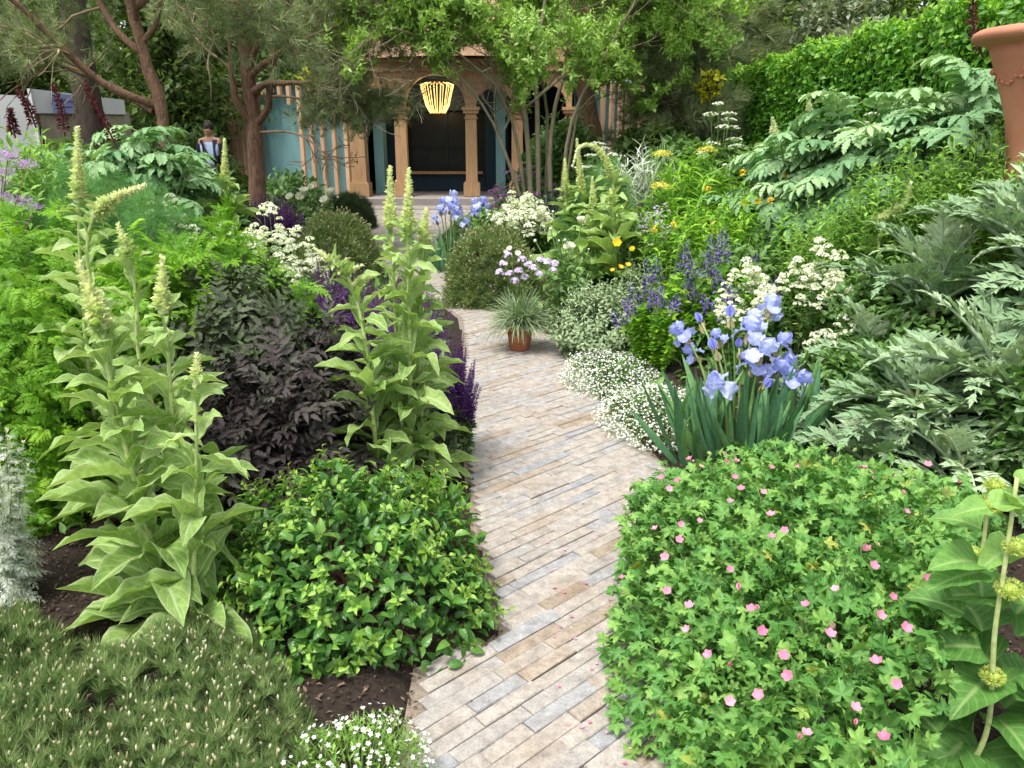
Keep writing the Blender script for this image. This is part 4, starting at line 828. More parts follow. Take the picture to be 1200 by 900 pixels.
def whites():
    g = 'white valerians'
    def val(label, px, Y, top, hw, n, r, sz, heads=26, extra=3):
        perennial('valerian', label, 'plant', px, Y, top, hw, n, OV, M_mid, 12, .05*max(1, Y/5), None, g, t1=.85, floret=f_head(M_val, heads, r, sz, extra=extra, flat=.85), rb=.5, dome=.4, hj=.3)
    val('white valerian in full flower on the left, behind the lacy plant', 330, 4.7, 232, 66, 90, .026, .017)
    val('small white valerian left of the full flowered one', 215, 4.9, 226, 38, 34, .026, .017)
    val('middle one of the white valerians on the left, above the lacy lime plant', 268, 4.75, 246, 42, 44, .024, .016)
    val('white valerian behind the tall blue irises, nearest the cardoons', 945, 4.35, 278, 48, 38, .028, .0165, 30, 4)
    val('white valerian behind the tall blue irises, on the side of the indigo plant', 868, 4.25, 300, 34, 26, .028, .0165, 30, 4)
    val('low white valerian tucked between the iris heads and the cardoons', 975, 3.9, 368, 30, 12, .026, .016, 26, 2)
    val('far white valerian at the foot of the multi-stemmed tree', 610, 8.5, 222, 40, 60, .05, .032)
    # double white peonies
    PE = flowerT(9, .8, .7, 'obov', 4, .06)
    def peony(label, px, Y, top, hw, heads, mat=M_white, s=.05):
        t, C, c, r, h = perennial('peony', label, 'plant', px, Y, top, hw, 26, OV, M_mid, 12, .075*max(1, Y/8), None, 'white peonies', dome=.4)
        for (x, y, k) in heads:
            p = at(x, y, Y-.1); mb = MB(); ms = MB(); b = c+np.array([(p[0]-c[0])*.4, 0, 0]); ms.tubes(bez(b[None], p[None], .6, 6), .004, 4); ms.build('stem', M_stem, t)
            if k > .5:
                mb.inst(PE, np.tile(p, (3, 1)), frames(nrm(np.array([[0, -.5, .8]])+rdir(3)*.35), rdir(3)), np.array([1, .8, .6])*s*k, R(3)); mb.build('flower', mat, t)
            else: mb.inst(BLOB2, p[None], np.eye(3)[None], [s*k], [.9]); mb.build('bud', M_cream, t)
    peony('white peony in front of the slatted screen, left of the arches', 372, 10.6, 224, 26, [(357, 228, 1.5), (353, 233, 1.4), (388, 229, 1.5), (383, 238, 1.5), (341, 233, 1.2), (365, 222, 1.1), (396, 231, .45)], s=.075)
    peony('white peony full of round buds beside the potted plant', 668, 6.0, 262, 42, [(681, 261, 1.1), (666, 292, 1.3), (645, 268, .45), (655, 282, .35), (662, 281, .4), (648, 248, .35), (682, 303, .35), (690, 292, .3), (627, 282, .5), (622, 300, .35)], s=.05)
whites()

# tender pot plant
def lathed(name, mat, prof, c, parent, seg=40): mb = MB(); mb.lathe(prof, c, seg); return mb.build(name, mat, parent)
def small_pot():
    c = np.array([.055, 5.32, 0.004]); t = thing('flower_pot', 'small terracotta pot standing on the path', 'plant pot', c)
    lathed('body', M_terr, [(0, 0), (.066, 0), (.07, .006), (.078, .06), (.081, .062), (.083, .068), (.0815, .074), (.092, .145), (.085, .145), (.08, .12), (0, .12)], c, t)
    lathed('rim', M_terr, [(.090, .143), (.101, .146), (.105, .152), (.106, .176), (.103, .182), (.092, .182), (.089, .176), (.088, .143)], c, t)
    lathed('compost', M_soil, [(.089, .16), (.05, .168), (0, .17)], c, t)
    p = c+[0, 0, .165]; t = thing('society_garlic', 'grassy plant with pale lilac flower heads growing in the small pot', 'plant', p); n = 900
    D = nrm(rng.normal(size=(n, 3))*[.55, .55, .25]+[0, 0, .75]); mb = MB(); B = p+rng.normal(size=(n, 3))*[.028, .028, .005]
    mb.instv([leafT(.022, 'blade', 8, 3, b, .2, 0, 1, 0, -.1) for b in (.6, 1.3, 2.0)], B, frames(D, np.array([[0, 0, 1.]])+rdir(n)*.2), U(.16, .34, n), R(n)); mb.build('foliage', M_sage, t)
    heads = [(590, 310), (597, 322), (608, 318), (615, 326), (625, 315), (632, 322), (641, 308), (648, 318), (603, 330), (586, 320), (619, 310), (650, 310), (634, 305), (612, 305), (595, 300)]
    E_ = np.array([at(x, y, 5.3+rng.uniform(-.1, .1)) for x, y in heads]); C = bez(np.tile(p, (len(E_), 1)), E_, .7, 6); mb = MB(); mb.tubes(C, .0018, 3); mb.build('stem', M_stem, t)
    mb = MB(); k = len(E_); m = 22; dd = rdir(k*m); dd[:, 2] = np.abs(dd[:, 2]); mb.inst(TINY, np.repeat(E_, m, 0)+dd*.027, frames(nrm(dd+[0, 0, .2]), rdir(k*m)), U(.011, .017, k*m), R(k*m)); mb.build('flower_head', M_lilacp, t)
    mb = MB(); P = np.array([at(598, 293, 5.3), at(606, 299, 5.3), at(592, 297, 5.32)]); mb.inst(flowerT(9, .8, .7, 'obov', 4, .06), P, frames(nrm(np.array([[0, -.5, .8]])+rdir(3)*.3), rdir(3)), [.034, .038, .028], [.8, .9, .7]); mb.build('white_flower', M_white, t)
small_pot()

def sage():
    T_ = [leafT(.36, 'ell', 5, 3, b, .3, .02, 2) for b in (.5, .9, 1.3)]
    perennial('sage', 'broad grey green felted sage bush right of the small pot', 'shrub', 700, 5.25, 322, 68, 330, T_, M_sage, 16, lambda q: .062-.025*q, M_sage, None, t0=.15, el=.45, mode='opp', rb=.55, dome=.72, ry=.42, srad=.003, var=lambda q: .15+.6*q, hj=.2)
    perennial('sage', 'upright grey leaved sage between the yellow flowers and the indigo plant', 'shrub', 742, 5.6, 300, 28, 50, T_, M_sage, 16, lambda q: .06-.02*q, M_sage, None, t0=.15, el=.6, mode='opp', rb=.55, dome=.3, srad=.003)
sage()

# cardoons
def cardleaf(seed, bend, lw=.31, pairs=8):
    r = np.random.default_rng(seed)
    tooth = leafT(lw, 'lance', 5, 3, .35, .25, .02, 2, 0, 0, .15)
    side = leafT(.34, 'lance', 3, 3, .3, .25)
    lobe = compose([(tooth, (0, 0, 0), frames(np.array([[0, 1., 0]]), np.array([[0, 0, 1.]]))[0], 1.), (side, (0, .28, 0), frames(np.array([[.75, .75, .15]]), np.array([[0, 0, 1.]]))[0], .42), (side, (0, .36, 0), frames(np.array([[-.75, .75, .15]]), np.array([[0, 0, 1.]]))[0], .40), (side, (0, .58, -.02), frames(np.array([[.6, .8, .15]]), np.array([[0, 0, 1.]]))[0], .26)])
    return pinnateT(pairs, lobe, 52, bend, ll=.38, rw=.030, seed=seed, prof=lambda t: (.4+np.sin(pi*t**.8)*.8)*(1-.4*t), lift=.38, jit=.2, b0=-.15)
CAR = [cardleaf(1, 1.1), cardleaf(2, 1.5), cardleaf(3, .8), cardleaf(4, 1.9)]
def cardoon(label, px, Y, zc, n, L, el=.6, group='silver leaved cardoons', mat=None):
    n = int(n*.75); c = gp(px, Y); t = thing('cardoon', label, 'plant', c, group); mb = MB(); base = c+[0, 0, zc]
    az = np.arange(n)*2.4+R()*6; az = az[:n]; L = L*1.12; e = np.clip(el+.12+.8*(np.arange(n)/n-.4)+rng.normal(size=n)*.12, -.1, 1.4); D = np.stack([np.cos(az)*np.cos(e), np.sin(az)*np.cos(e), np.sin(e)], -1)
    up = np.array([[0, 0, 1.]])-D*np.sin(e)[:, None]+rdir(n)*.12; hh = (np.arange(n)/n)[:, None]*np.array([[0, 0, 1.]])*.3*L
    mb.instv(CAR, base+hh+D*.01, frames(D, up), L*(1-.35*np.arange(n)/n)*U(.85, 1.1, n), np.clip(.25+.5*np.arange(n)/n+rng.normal(size=n)*.15, 0, 1)); mb.build('foliage', mat or M_card, t)
    mb = MB(); mb.tube([c, c+[0, 0, zc+.05], base+[0, 0, .35*L]], [.018, .014, .007], 7); mb.build('stem', M_mulstem, t)
cardoon('broad cardoon spreading low right of the blue irises', 1065, 3.15, .05, 20, .52, .45)
cardoon('cardoon at the right edge just above the pink flowered mound', 1165, 3.0, .05, 20, .55, .6)
cardoon('pale upright cardoon in the middle of the right bank', 1085, 3.75, .22, 17, .48, .85)
cardoon('tall cardoon reaching up under the terracotta urn', 1185, 3.5, .42, 17, .50, .8)
cardoon('smaller cardoon behind the valerian and left of the pale upright one', 1015, 3.75, .04, 12, .38, .7)
cardoon('dark shaded cardoon low behind the pink flowered mound', 960, 3.45, .0, 12, .36, .35)
cardoon('cardoon between the pink flowered mound and the jerusalem sage tips', 1120, 2.75, .0, 22, .42, .45)
cardoon('low grey cardoon just right of the iris sword leaves', 1010, 3.0, .0, 18, .36, .4)
cardoon('cardoon at the right edge halfway up the bank', 1225, 3.25, .25, 16, .5, .6)

# honey bushes
ML_ = leafT(.36, 'ell', 12, 3, .5, .25, .02, 3, .2)
MELL = [pinnateT(6, ML_, 68, b, ll=.40, rw=.016, seed=i, prof=lambda t: .75+.35*np.sin(pi*t), t0=.22, droop=.22, jit=.12, b0=-.3) for i, b in enumerate((1.2, 1.7, 2.1))]
def honey(label, px, Y, top, hw, ns, nl, L, spikes=(), z0=None):
    c = gp(px, Y); h = zt(top, Y)-c[2]; r = hw*mpx(Y, 1.2); t = thing('honey_bush', label, 'shrub', c, 'blue green honey bushes'); B, Tp = fan(c, r*.35, r*.72, h*.9, ns, None, .35, None, .35); C = bez(B, Tp, .6, 8); mb = MB(); mb.tubes(C, np.linspace(.016, .008, 8)[None], 6); mb.build('stem', M_stem, t)
    mb = MB(); leaves_on(mb, C, nl, MELL, L, .25, 1.02, el=lambda q: .1+.75*q, var=lambda q: .1+.6*q); mb.build('foliage', M_mel, t)
    for P in spikes:
        mb = MB(); pts = spline(A(*P)); spikeon(mb, pts[None], .12, 1., 130, .012*Y/5, .028*Y/5, leafT(.6, 'ovate', 3, 3, .6, .5), el=.2, tip=.6); mb.tube(pts, .005*Y/5, 5); mb.build('flower_spike', M_maroon, t)
honey('blue green toothed honey bush at the foot of the first pine', 180, 6.0, 120, 76, 17, 15, .36, [((138, 175, 5.4), (118, 135, 5.4), (98, 97, 5.4)), ((76, 160, 5.5), (72, 130, 5.5), (63, 100, 5.5))])
honey('honey bush in front of the hoarding with leaning maroon spikes', 95, 6.3, 132, 46, 9, 13, .32, [((43, 152, 5.6), (33, 125, 5.6), (20, 106, 5.6)), ((18, 162, 5.6), (15, 148, 5.6), (12, 128, 5.6))])
honey('honey bush on the right bank nearest the tall white umbels', 925, 5.6, 140, 55, 11, 14, .32)
honey('large honey bush in the middle of the right bank', 985, 5.3, 86, 70, 13, 14, .36)
honey('tallest honey bush, beside the terracotta urn with one maroon spike', 1095, 5.0, 40, 75, 13, 14, .36, [((1152, 68, 4.4), (1141, 30, 4.4), (1141, -30, 4.4))])
honey('honey bush low in the middle of the right bank under the large one', 885, 5.9, 170, 40, 8, 12, .30)
honey('honey bush between the tallest one and the fine leaved green mass', 1040, 4.9, 112, 62, 10, 12, .32)

def green_mass():
    g = 'fine leaved green perennials on the right bank'
    def f(label, px, Y, top, hw, ns, m=30, mat=M_fern2, ls=.055): perennial('leafy_perennial', label, 'plant', px, Y, top, hw, ns, LF, mat, m, ls, None, g, t0=.2, el=.7, dome=.3, hj=.3, rb=.75)
    f('fine leaved fresh green plant in front of the urn', 1130, 4.2, 128, 78, 120)
    f('fine leaved green plant right of the middle honey bushes, left of the urn', 1035, 4.5, 155, 75, 120)
    f('fine leaved green plant left of the bent cream mullein spike', 955, 4.7, 215, 62, 90)
    f('fine leaved green plant right at the frame edge below the urn', 1210, 4.0, 155, 60, 90)
    f('fine leaved green plant directly in front of the urn foot', 1185, 3.75, 138, 42, 80)
    f('lance leaved green plant with a few yellow flowers on the mid bank', 880, 5.4, 205, 70, 80, 30, M_lime, .075)
    f('lance leaved green plant behind the indigo plants', 805, 5.8, 228, 60, 70, 28, M_lime, .075)
    f('deep green plant between the indigo plant and the far mulleins', 740, 6.3, 232, 36, 34, 24, M_mid, .07)
    # yellow dots
    mb = MB(); P = np.array([at(x, y, Y) for x, y, Y in [(903, 235, 5.2), (888, 236, 5.2), (872, 238, 5.2), (830, 222, 5.5), (838, 270, 5.3), (790, 263, 5.4), (870, 202, 5.6), (918, 206, 5.4), (767, 268, 5.5)]])
    par = [o for o in bpy.data.objects if o.get('label', '').startswith('lance leaved green plant with a few')][0]
    for q in P: mb = MB(); D = rdir(14); mb.inst(TINY, q+D*.02, frames(D, rdir(14)), .011, R(14)); mb.build('flower_head', M_yellow, par)
    g = 'spurges with yellow green heads'
    ES = [leafT(.13, 'lance', 6, 3, b, .2) for b in (.3, .7, 1.0)]
    def eu(label, px, Y, top, hw, ns, hs):
        t, C, c, r, h = perennial('spurge', label, 'plant', px, Y, top, hw, ns, ES, M_lime, 34, .15, None, g, t0=.35, el=.55, rb=.4, dome=.4)
        for (x, y) in hs:
            p = at(x, y, Y-.1); mb = MB(); n = 150; D = rdir(n); D[:, 2] = abs(D[:, 2])*.6; mb.inst(flowerT(2, .9, .1, 'ovate', 2), p+D*[.09, .09, .07]*(R((n, 1))*.4+.6), frames(nrm(D+[0, 0, .5]), rdir(n)), .02, R(n)); mb.build('flower_head', M_euph, t)
    eu('green spurge with two flat yellow heads below the tall umbels', 815, 6.9, 160, 60, 30, [(776, 182), (829, 177)])
    eu('spurge with a single browning head, nearer the maroon scabious', 772, 6.6, 205, 26, 12, [(774, 219)])
    # yellow avens
    t, C, c, r, h = perennial('avens', 'sparse plant with four orange yellow flowers above the grey sage', 'plant', 727, 5.6, 320, 26, 20, OV, M_mid, 8, .05)
    for x, y, s in [(723, 285, 1.5), (741, 292, .95), (736, 311, .95), (727, 313, .9), (718, 317, .8)]:
        p = at(x, y, 5.5); mb = MB(); mb.inst(flowerT(6, .9, .4, 'obov', 3, .05), np.tile(p, (2, 1)), frames(nrm(np.array([[0, -.6, .7]])+rdir(2)*.3), rdir(2)), [s*.027, s*.018], [.6, .9]); mb.build('flower', M_yellow, t)
        mb = MB(); mb.tubes(bez(c[None], p[None], .7, 6), .0025, 3); mb.build('stem', M_stem, t)
    perennial('scabious', 'thin stemmed plant with small maroon pincushion flowers', 'plant', 725, 6.7, 214, 36, 26, LF, M_sage, 8, .06, None, t1=.6, floret=f_head(M_maroon, 26, .028, .02, frac=.6), dome=.45, rb=.4)
    perennial('dainty_perennial', 'wispy purple grey plant with tiny pale flowers beside the scabious', 'plant', 765, 6.3, 236, 32, 60, LF, M_sage, 8, .045, M_redstem, floret=f_head(M_lilacp, 8, .02, .016, extra=2), dome=.4)
green_mass()

def umbels():
    def um(label, px, Y, top, hw, n, r):
        def f(C, t):
            for e0 in C[:, -1]:
                mb = MB(); ms = MB(); m = 16; a = U(0, 2*pi, m); q = np.sqrt(R(m)); P = e0+np.stack([np.cos(a)*q*r, np.sin(a)*q*r, .3*r*(1-q*q)+.25*r], -1)
                ms.tubes(bez(np.repeat(e0[None], m, 0), P, .3, 4), .0015*Y/6, 3); mm = MB(); D = rdir(m*7); D[:, 2] = abs(D[:, 2]); mb.inst(TINY, np.repeat(P, 7, 0)+D*r*.14, frames(nrm(D+[0, 0, .6]), rdir(len(D))), r*.10, R(len(D)))
                h = mb.build('flower_head', M_white, t); rr = ms.build('rays', M_stem, t); rr.parent = h
        perennial('umbel_plant', label, 'plant', px, Y, top, hw, n, FERN, M_mid, 5, .22, None, 'white umbels', t0=.05, t1=.6, floret=f, dome=.45, srad=.005, rb=.35, hj=.4)
    um('tall white umbels in front of the dark hedge', 838, 7.6, 104, 26, 16, .075)
    um('white umbels in front of the right hand slatted screen', 700, 8.6, 156, 28, 16, .085)
    um('white umbels half hidden behind the middle honey bushes', 1003, 6.2, 102, 12, 4, .06)
    for x, y, lab in [(905, 150, 'small pale bud spire in front of the hedge, the lower left of two'), (947, 128, 'small pale bud spire in front of the hedge, the upper right of two')]:
        c = gp(x, 6.3); p = at(x, y-12, 6.3); t = thing('bud_spire', lab, 'plant', c, 'pale bud spires'); C = bez(c[None], p[None], .6, 12); mb = MB(); mb.tubes(C, .008, 5); mb.build('stem', M_stem, t); mb = MB(); L = p[2]-c[2]; spikeon(mb, C, 1-.17/L, 1, 90, .018, .03, BUD, .6, .4); mb.build('flower_spike', M_cream, t)
        mb = MB(); leaves_on(mb, C, 14, OV, .1, .1, .8); mb.build('foliage', M_mid, t)
    # lilac fluffy flowers, left edge
    t, C, c, r, h = perennial('meadow_rue', 'plant with fluffy lilac flower heads at the left edge', 'plant', 22, 3.9, 215, 50, 34, OV, M_mid, 12, .05, M_redstem, dome=.3)
    for x, y, s in [(30, 192, 1), (8, 183, 1), (25, 236, 1.25), (2, 202, 1), (2, 230, .8), (-6, 215, 1.2), (38, 243, .7), (217, 190, .5)][:7]:
        p = at(x, y, 3.9); mb = MB(); n = 260; D = rdir(n)*(R((n, 1))**.5); mb.inst(quadT(.16), p+D*[.068*s, .05*s, .028*s], frames(rdir(n)+[0, 0, .5], rdir(n)), .016, R(n)); mb.build('flower_head', M_lilac, t); mb = MB(); mb.tubes(bez(c[None], (p-[0, 0, .02])[None], .6, 6), .0025, 3); mb.build('stem', M_redstem, t)
    # magenta rocket below the tree
    perennial('sweet_rocket', 'magenta and lilac flowered plant behind the far irises', 'plant', 615, 9.8, 192, 48, 60, [leafT(.2, 'lance', 5, 3, 1., .2)], M_mid, 16, .14, None, floret=f_head(M_magenta, 16, .05, .035, frac=.7), dome=.45, srad=.005)
    perennial('allium', 'pale lilac flowered plant beside the far mullein on the left', 'plant', 232, 6.9, 190, 34, 26, OV, M_mid, 10, .09, None, floret=f_head(M_lilac, 16, .035, .026, frac=.5), dome=.4)
    perennial('catmint', 'violet flowered plant at the foot of the multi-stemmed tree', 'plant', 640, 9.0, 214, 32, 50, OV, M_mid, 10, .07, None, floret=f_spike(M_indigo, .6, 26, .014, .035, FL), dome=.4, srad=.004)
umbels()

def silvers():
    t, C, c, r, h = perennial('wormwood', 'silvery filigree plant at the left edge above the dwarf pine', 'plant', 14, 2.12, 428, 52, 30, [fernT(3, 6, 4, .35)], M_silver, 26, lambda q: .075-.04*q, M_sage, None, t0=.08, el=.5, rb=.4, dome=.35, srad=.004, ry=.12)
    def f(C, t): mb = MB(); leaves_on(mb, C, 60, [quadT(.35)], .014, .5, 1.05, el=.9); mb.build('flower_bud', M_cream, t)
    f(C, t)
    perennial('silver_shrub', 'grey spiky leaved shrub at the end of the right hand screen', 'shrub', 738, 7.8, 156, 32, 34, [leafT(.09, 'lance', 5, 3, .4, .2)], M_silver, 34, .13, M_sage, None, el=.8, dome=.3)
    perennial('ornamental_grass', 'tuft of thin arching grass in front of the grey conifer', 'plant', 765, 7.6, 168, 48, 90, [leafT(.04, 'blade', 5, 3, 1., .2)], M_sage, 8, .2, None, None, el=1., dome=.5, rb=.2)
silvers()

# dwarf pines and yew domes
def mugo(label, px, Y, top, hw, n, sz, mat=M_mugo, ry=None, name='dwarf_pine', candle=True, low=-.1, h=None):
    T_ = [needleT(22, .5, 60, .035, i) for i in range(4)]
    c = gp(px, Y); r = hw*mpx(Y, .4); h = h or zt(top, Y)-c[2]; t = thing(name, label, 'shrub', c, 'clipped evergreen domes'); ry = ry or r
    P, Nn = domepts(c, r, ry, h, n, low, .3, .07, int(px)); D = nrm(Nn*.7+rdir(n)*.5+[0, 0, .5]); mb = MB(); mb.instv(T_, P-D*sz*.4, frames(D, rdir(n)), U(.7, 1.2, n)*sz, R(n)); mb.build('needles', mat, t)
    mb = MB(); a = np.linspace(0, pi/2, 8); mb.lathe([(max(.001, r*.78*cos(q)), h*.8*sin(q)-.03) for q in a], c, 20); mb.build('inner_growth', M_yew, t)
    if candle:
        m = R(n) < .3; k = m.sum(); mb = MB(); mb.inst(BLOB, (P+D*sz*.45)[m], frames(D[m], rdir(k)), np.stack([U(.10, .16, k), U(.3, .5, k), U(.10, .16, k)], -1)*sz, R(k)); mb.build('candle', M_candleb, t)
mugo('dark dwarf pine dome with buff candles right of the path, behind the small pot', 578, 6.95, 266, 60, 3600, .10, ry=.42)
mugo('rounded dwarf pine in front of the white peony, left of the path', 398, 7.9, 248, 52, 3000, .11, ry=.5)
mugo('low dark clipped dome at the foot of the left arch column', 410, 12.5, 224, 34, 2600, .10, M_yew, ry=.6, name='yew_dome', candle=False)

# ------------------------------------------------------------------ the pavilion
def pavilion():
    YF = 16.6
    def X(px): return at(px, 200, YF)[0]
    t = thing('pavilion', 'small oak pavilion with round arches, dark blue inside, at the end of the path', 'pavilion', (X(513), YF, 0))
    z_cap = zt(128, YF); z_top = zt(84, YF); zf = .16
    cols = [422, 472, 553, 606, 668]; cw = [.30, .245, .235, .235, .26]
    for px, w in zip(cols, cw):
        x = X(px); mb = MB(); mb.box((x, YF, (zf+.0+z_cap)/2+.12), (w, w, z_cap-zf-.28), 0, R(), .06); c = mb.build('column', M_oak, t, False)
        mb = MB(); mb.box((x, YF, zf+.13), (w+.10, w+.10, .26), 0, R()); mb.box((x, YF, zf+.275), (w+.05, w+.05, .03), 0, R()); mb.build('base', M_oak, t, False)
        mb = MB()
        for k, (dz, e, hh) in enumerate([(-.17, .03, .03), (-.05, .07, .06), (.012, .12, .06)]): mb.box((x, YF, z_cap+dz), (w+e, w+e, hh), 0, .4+.1*k)
        mb.build('capital', M_oak, t, False)
    # arcade: one board per bay with an arched underside
    mb = MB()
    for (a, b) in zip(cols[:-1], cols[1:]):
        xa, xb = X(a), X(b); ia, ib = xa+.11, xb-.11; r = (ib-ia)/2; cx = (ia+ib)/2; rise = min(r, .62); z0 = z_cap+.045; n = 24
        for i in range(n):
            a0 = pi-pi*i/n; a1 = pi-pi*(i+1)/n; p0 = (cx+r*cos(a0), z0+rise*sin(a0)); p1 = (cx+r*cos(a1), z0+rise*sin(a1))
            mb.slab([(p0[0], YF-.10, p0[1]), (p1[0], YF-.10, p1[1]), (p1[0], YF-.10, z_top), (p0[0], YF-.10, z_top)], (0, .2, 0), .3)
        mb.slab([(xa, YF-.10, z0), (ia, YF-.10, z0), (ia, YF-.10, z_top), (xa, YF-.10, z_top)], (0, .2, 0), .5); mb.slab([(ib, YF-.10, z0), (xb, YF-.10, z0), (xb, YF-.10, z_top), (ib, YF-.10, z_top)], (0, .2, 0), .5)
    mb.build('arcade', M_oak, t, False)
    x0, x1 = X(414), X(680); xm = (x0+x1)/2; wd = x1-x0
    mb = MB(); mb.box((xm, YF, z_top+.03), (wd+.2, .36, .06), 0, .5); mb.box((xm, YF, z_top+.12), (wd+.05, .28, .12), 0, .2); mb.box((xm, YF, z_top+.20), (wd+.34, .46, .05), 0, .7); mb.build('cornice', M_oak, t, False)
    D = 2.6; yb = YF+D
    mb = MB(); mb.box((xm, YF+D/2-.2, zf/2-.01), (wd+.7, D+.9, zf+.02-.02), 0, .5); mb.build('floor', M_slab, t, False)
    mb = MB(); mb.box((xm, yb, (zf+z_top)/2), (wd, .1, z_top-zf)); 
    mb.box((x0+.05, YF+D/2+.1, (zf+z_top)/2), (.08, D-.35, z_top-zf)); mb.box((x1-.05, YF+D/2+.1, (zf+z_top)/2), (.08, D-.35, z_top-zf)); mb.build('wall', M_navy, t, False)
    # niche: dark panel with frame, doors and oak shelf
    pc = X(513)+.08; zs = zt(203, YF+1.0)
    mb = MB(); yn = YF+1.35
    mb.box((pc-1.12, yn, (zf+z_top)/2), (.5, .12, z_top-zf)); mb.box((pc+1.12, yn, (zf+z_top)/2), (.5, .12, z_top-zf)); mb.box((pc, yn, (zf+zs)/2), (1.72, .12, zs-zf)); mb.box((pc, yn, z_top-.35), (1.74, .11, .7)); mb.build('niche_wall', M_navy, t, False)
    mb = MB(); mb.box((pc, yn+.25, (zs+z_top)/2), (1.8, .05, z_top-zs)); w = 1.7
    for xx in (-.84, 0, .84): mb.box((pc+xx, yn+.20, (zs+z_top)/2-.2), (.05, .05, z_top-zs-.4))
    for zz in (zs+.55, zs+1.35): mb.box((pc, yn+.206, zz), (1.68, .05, .045))
    mb.build('panelling', M_black, t, False)
    mb = MB(); mb.box((pc, yn-.06, zs), (1.62, .30, .05)); mb.build('shelf', M_oak, t, False)
    for px in (437, 588): mb = MB(); mb.box((X(px)+(.06 if px < 500 else -.03), YF+.75, (zf+z_top)/2), (.2, .5, z_top-zf)); mb.build('pilaster', M_teal, t, False)
    mb = MB(); mb.box((xm, YF+D/2+.05, z_top-.03), (wd-.2, D-.15, .05)); mb.build('ceiling', M_navy, t, False)
    # two-tier domed roof
    mb = MB(); cc = (xm-.1, YF+1.5, z_top+.22); r = wd/2+.12
    def tier(c, r0, h, r1, n=9): return [(r0*cos(q)+r1*(1-cos(q)), h*sin(q)) for q in np.linspace(0, pi/2, n)]
    mb.lathe([(r*1.0, 0)]+tier(cc, r, .95, .9)+[(0, .95)], cc, 40); mb.build('roof', M_oakroof, t, True)
    mb = MB(); c2 = (xm+.05, YF+1.5, z_top+1.0); mb.lathe([(1.35, -.1), (1.35, .06), (1.3, .1)]+tier(c2, 1.28, .52, .0), c2, 40); mb.build('dome', M_oakroof, t, True)
    # lantern box on the floor
    mb = MB(); mb.box((X(463), YF+.35, zf+.14), (.10, .10, .28)); tb = thing('storm_lantern', 'small pale box lantern on the pavilion floor behind the second column', 'lantern', (X(463), YF+.35, zf)); mb.build('body', M_cream, tb, False)
    mb = MB(); mb.box((X(463), YF+.35, zf+.29), (.12, .12, .02), 0, .5, .3); mb.build('lid', M_brass, tb, False)
    # chandelier
    cy = YF+.35; c = at(512, 98, cy); t2 = thing('chandelier', 'glowing basket of slim rods hanging in the middle arch', 'lamp', c); rt = 19.5*mpx(cy, 2.3); rb = 8.5*mpx(cy, 2.3); zt_ = c[2]; zb = zt(133, cy)
    mb = MB(); n = 15
    for rr, z in ((rt*.62, zt_+.02), (rb, zb)): mb.tubes(np.array([[(c[0]+rr*cos(a), c[1]+rr*sin(a), z) for a in np.linspace(0, 2*pi, 33)]]), .012, 6)
    mb.tube([(c[0], c[1], zt_), (c[0], c[1], z_top)], .01, 5); mb.build('frame', M_brass, t2)
    for i in range(n):
        a = i/n*2*pi; mb = MB(); mb.tube([(c[0]+rt*.62*cos(a), c[1]+rt*.62*sin(a), zt_+.02), (c[0]+rt*cos(a), c[1]+rt*sin(a), zt_-.02), (c[0]+rt*.7*cos(a), c[1]+rt*.7*sin(a), zb+.16), (c[0]+rb*cos(a), c[1]+rb*sin(a), zb)], .010, 5); mb.build('rod', M_rod, t2)
    ld = bpy.data.lights.new('chandelier_light', 'POINT'); ld.energy = 9; ld.color = (1, .68, .35); ld.shadow_soft_size = .15
    lo = bpy.data.objects.new('chandelier_light', ld); scn.collection.objects.link(lo); lo.location = (c[0], c[1], (zt_+zb)/2); 
    # side screens: curved teal wall with larch battens before it
    def screen(label, P0, P1, bulge, n, skip, tops, zbase, ga, gb):
        t3 = thing('slatted_screen', label, 'screen', (P0[0], P0[1], 0), 'slatted screens either side of the pavilion')
        P0 = np.array(P0); P1 = np.array(P1); d = P1-P0; nn = np.array([-d[1], d[0]])/np.hypot(*d)
        def pt(s, off=0.): q = P0+d*s+nn*bulge*4*s*(1-s); return q+nn*off
        mb = MB(); ss = np.linspace(ga, gb, 22)
        for a, b in zip(ss[:-1], ss[1:]): 
            p, q = pt(a, -.34), pt(b, -.34); mb.slab([(p[0], p[1], 0), (q[0], q[1], 0), (q[0], q[1], tops), (p[0], p[1], tops)], (nn[0]*-.08, nn[1]*-.08, 0), .5)
        mb.build('wall', M_teal, t3, False)
        mb = MB()
        for a, b in zip(ss[:-1], ss[1:]):
            p, q = pt(a, -.1), pt(b, -.1); mb.slab([(p[0], p[1], tops+.003), (q[0], q[1], tops+.003), (q[0]-nn[0]*.36, q[1]-nn[1]*.36, tops+.003), (p[0]-nn[0]*.36, p[1]-nn[1]*.36, tops+.003)], (0, 0, .06), .5)
        mb.build('flashing', M_lead, t3, False)
        for i in range(n):
            s = (i+.5)/n
            if skip[0] < s < skip[1]:
                # only a short stub above the arch
                k = (s-skip[0])/(skip[1]-skip[0]); zb_ = zbase+(tops-zbase)*(.80+.14*sin(pi*k))
            else: zb_ = 0
            p = pt(s); mb = MB(); mb.box((p[0], p[1], (zb_+tops)/2-.02), (.10, .06, tops-zb_-.02), math.atan2(d[1], d[0]), R()); mb.build('batten', M_batten, t3, False)
        return t3
    a = at(415, 200, YF); b = at(272, 200, 19.0); screen('curved teal wall behind larch slats left of the arches', (a[0], YF+.05), (b[0], 19.), .5, 17, (.30, .60), zt(99, 17.3), 0, .0, .72)
    b = at(685, 200, YF+.5); a = at(752, 200, 18.0); screen('run of larch slats right of the arches behind the multi-stemmed tree', (a[0], 17.9), (b[0], YF+.3), .2, 8, (2, 3), zt(97, 17.3), 0, .3, 1.)
pavilion()

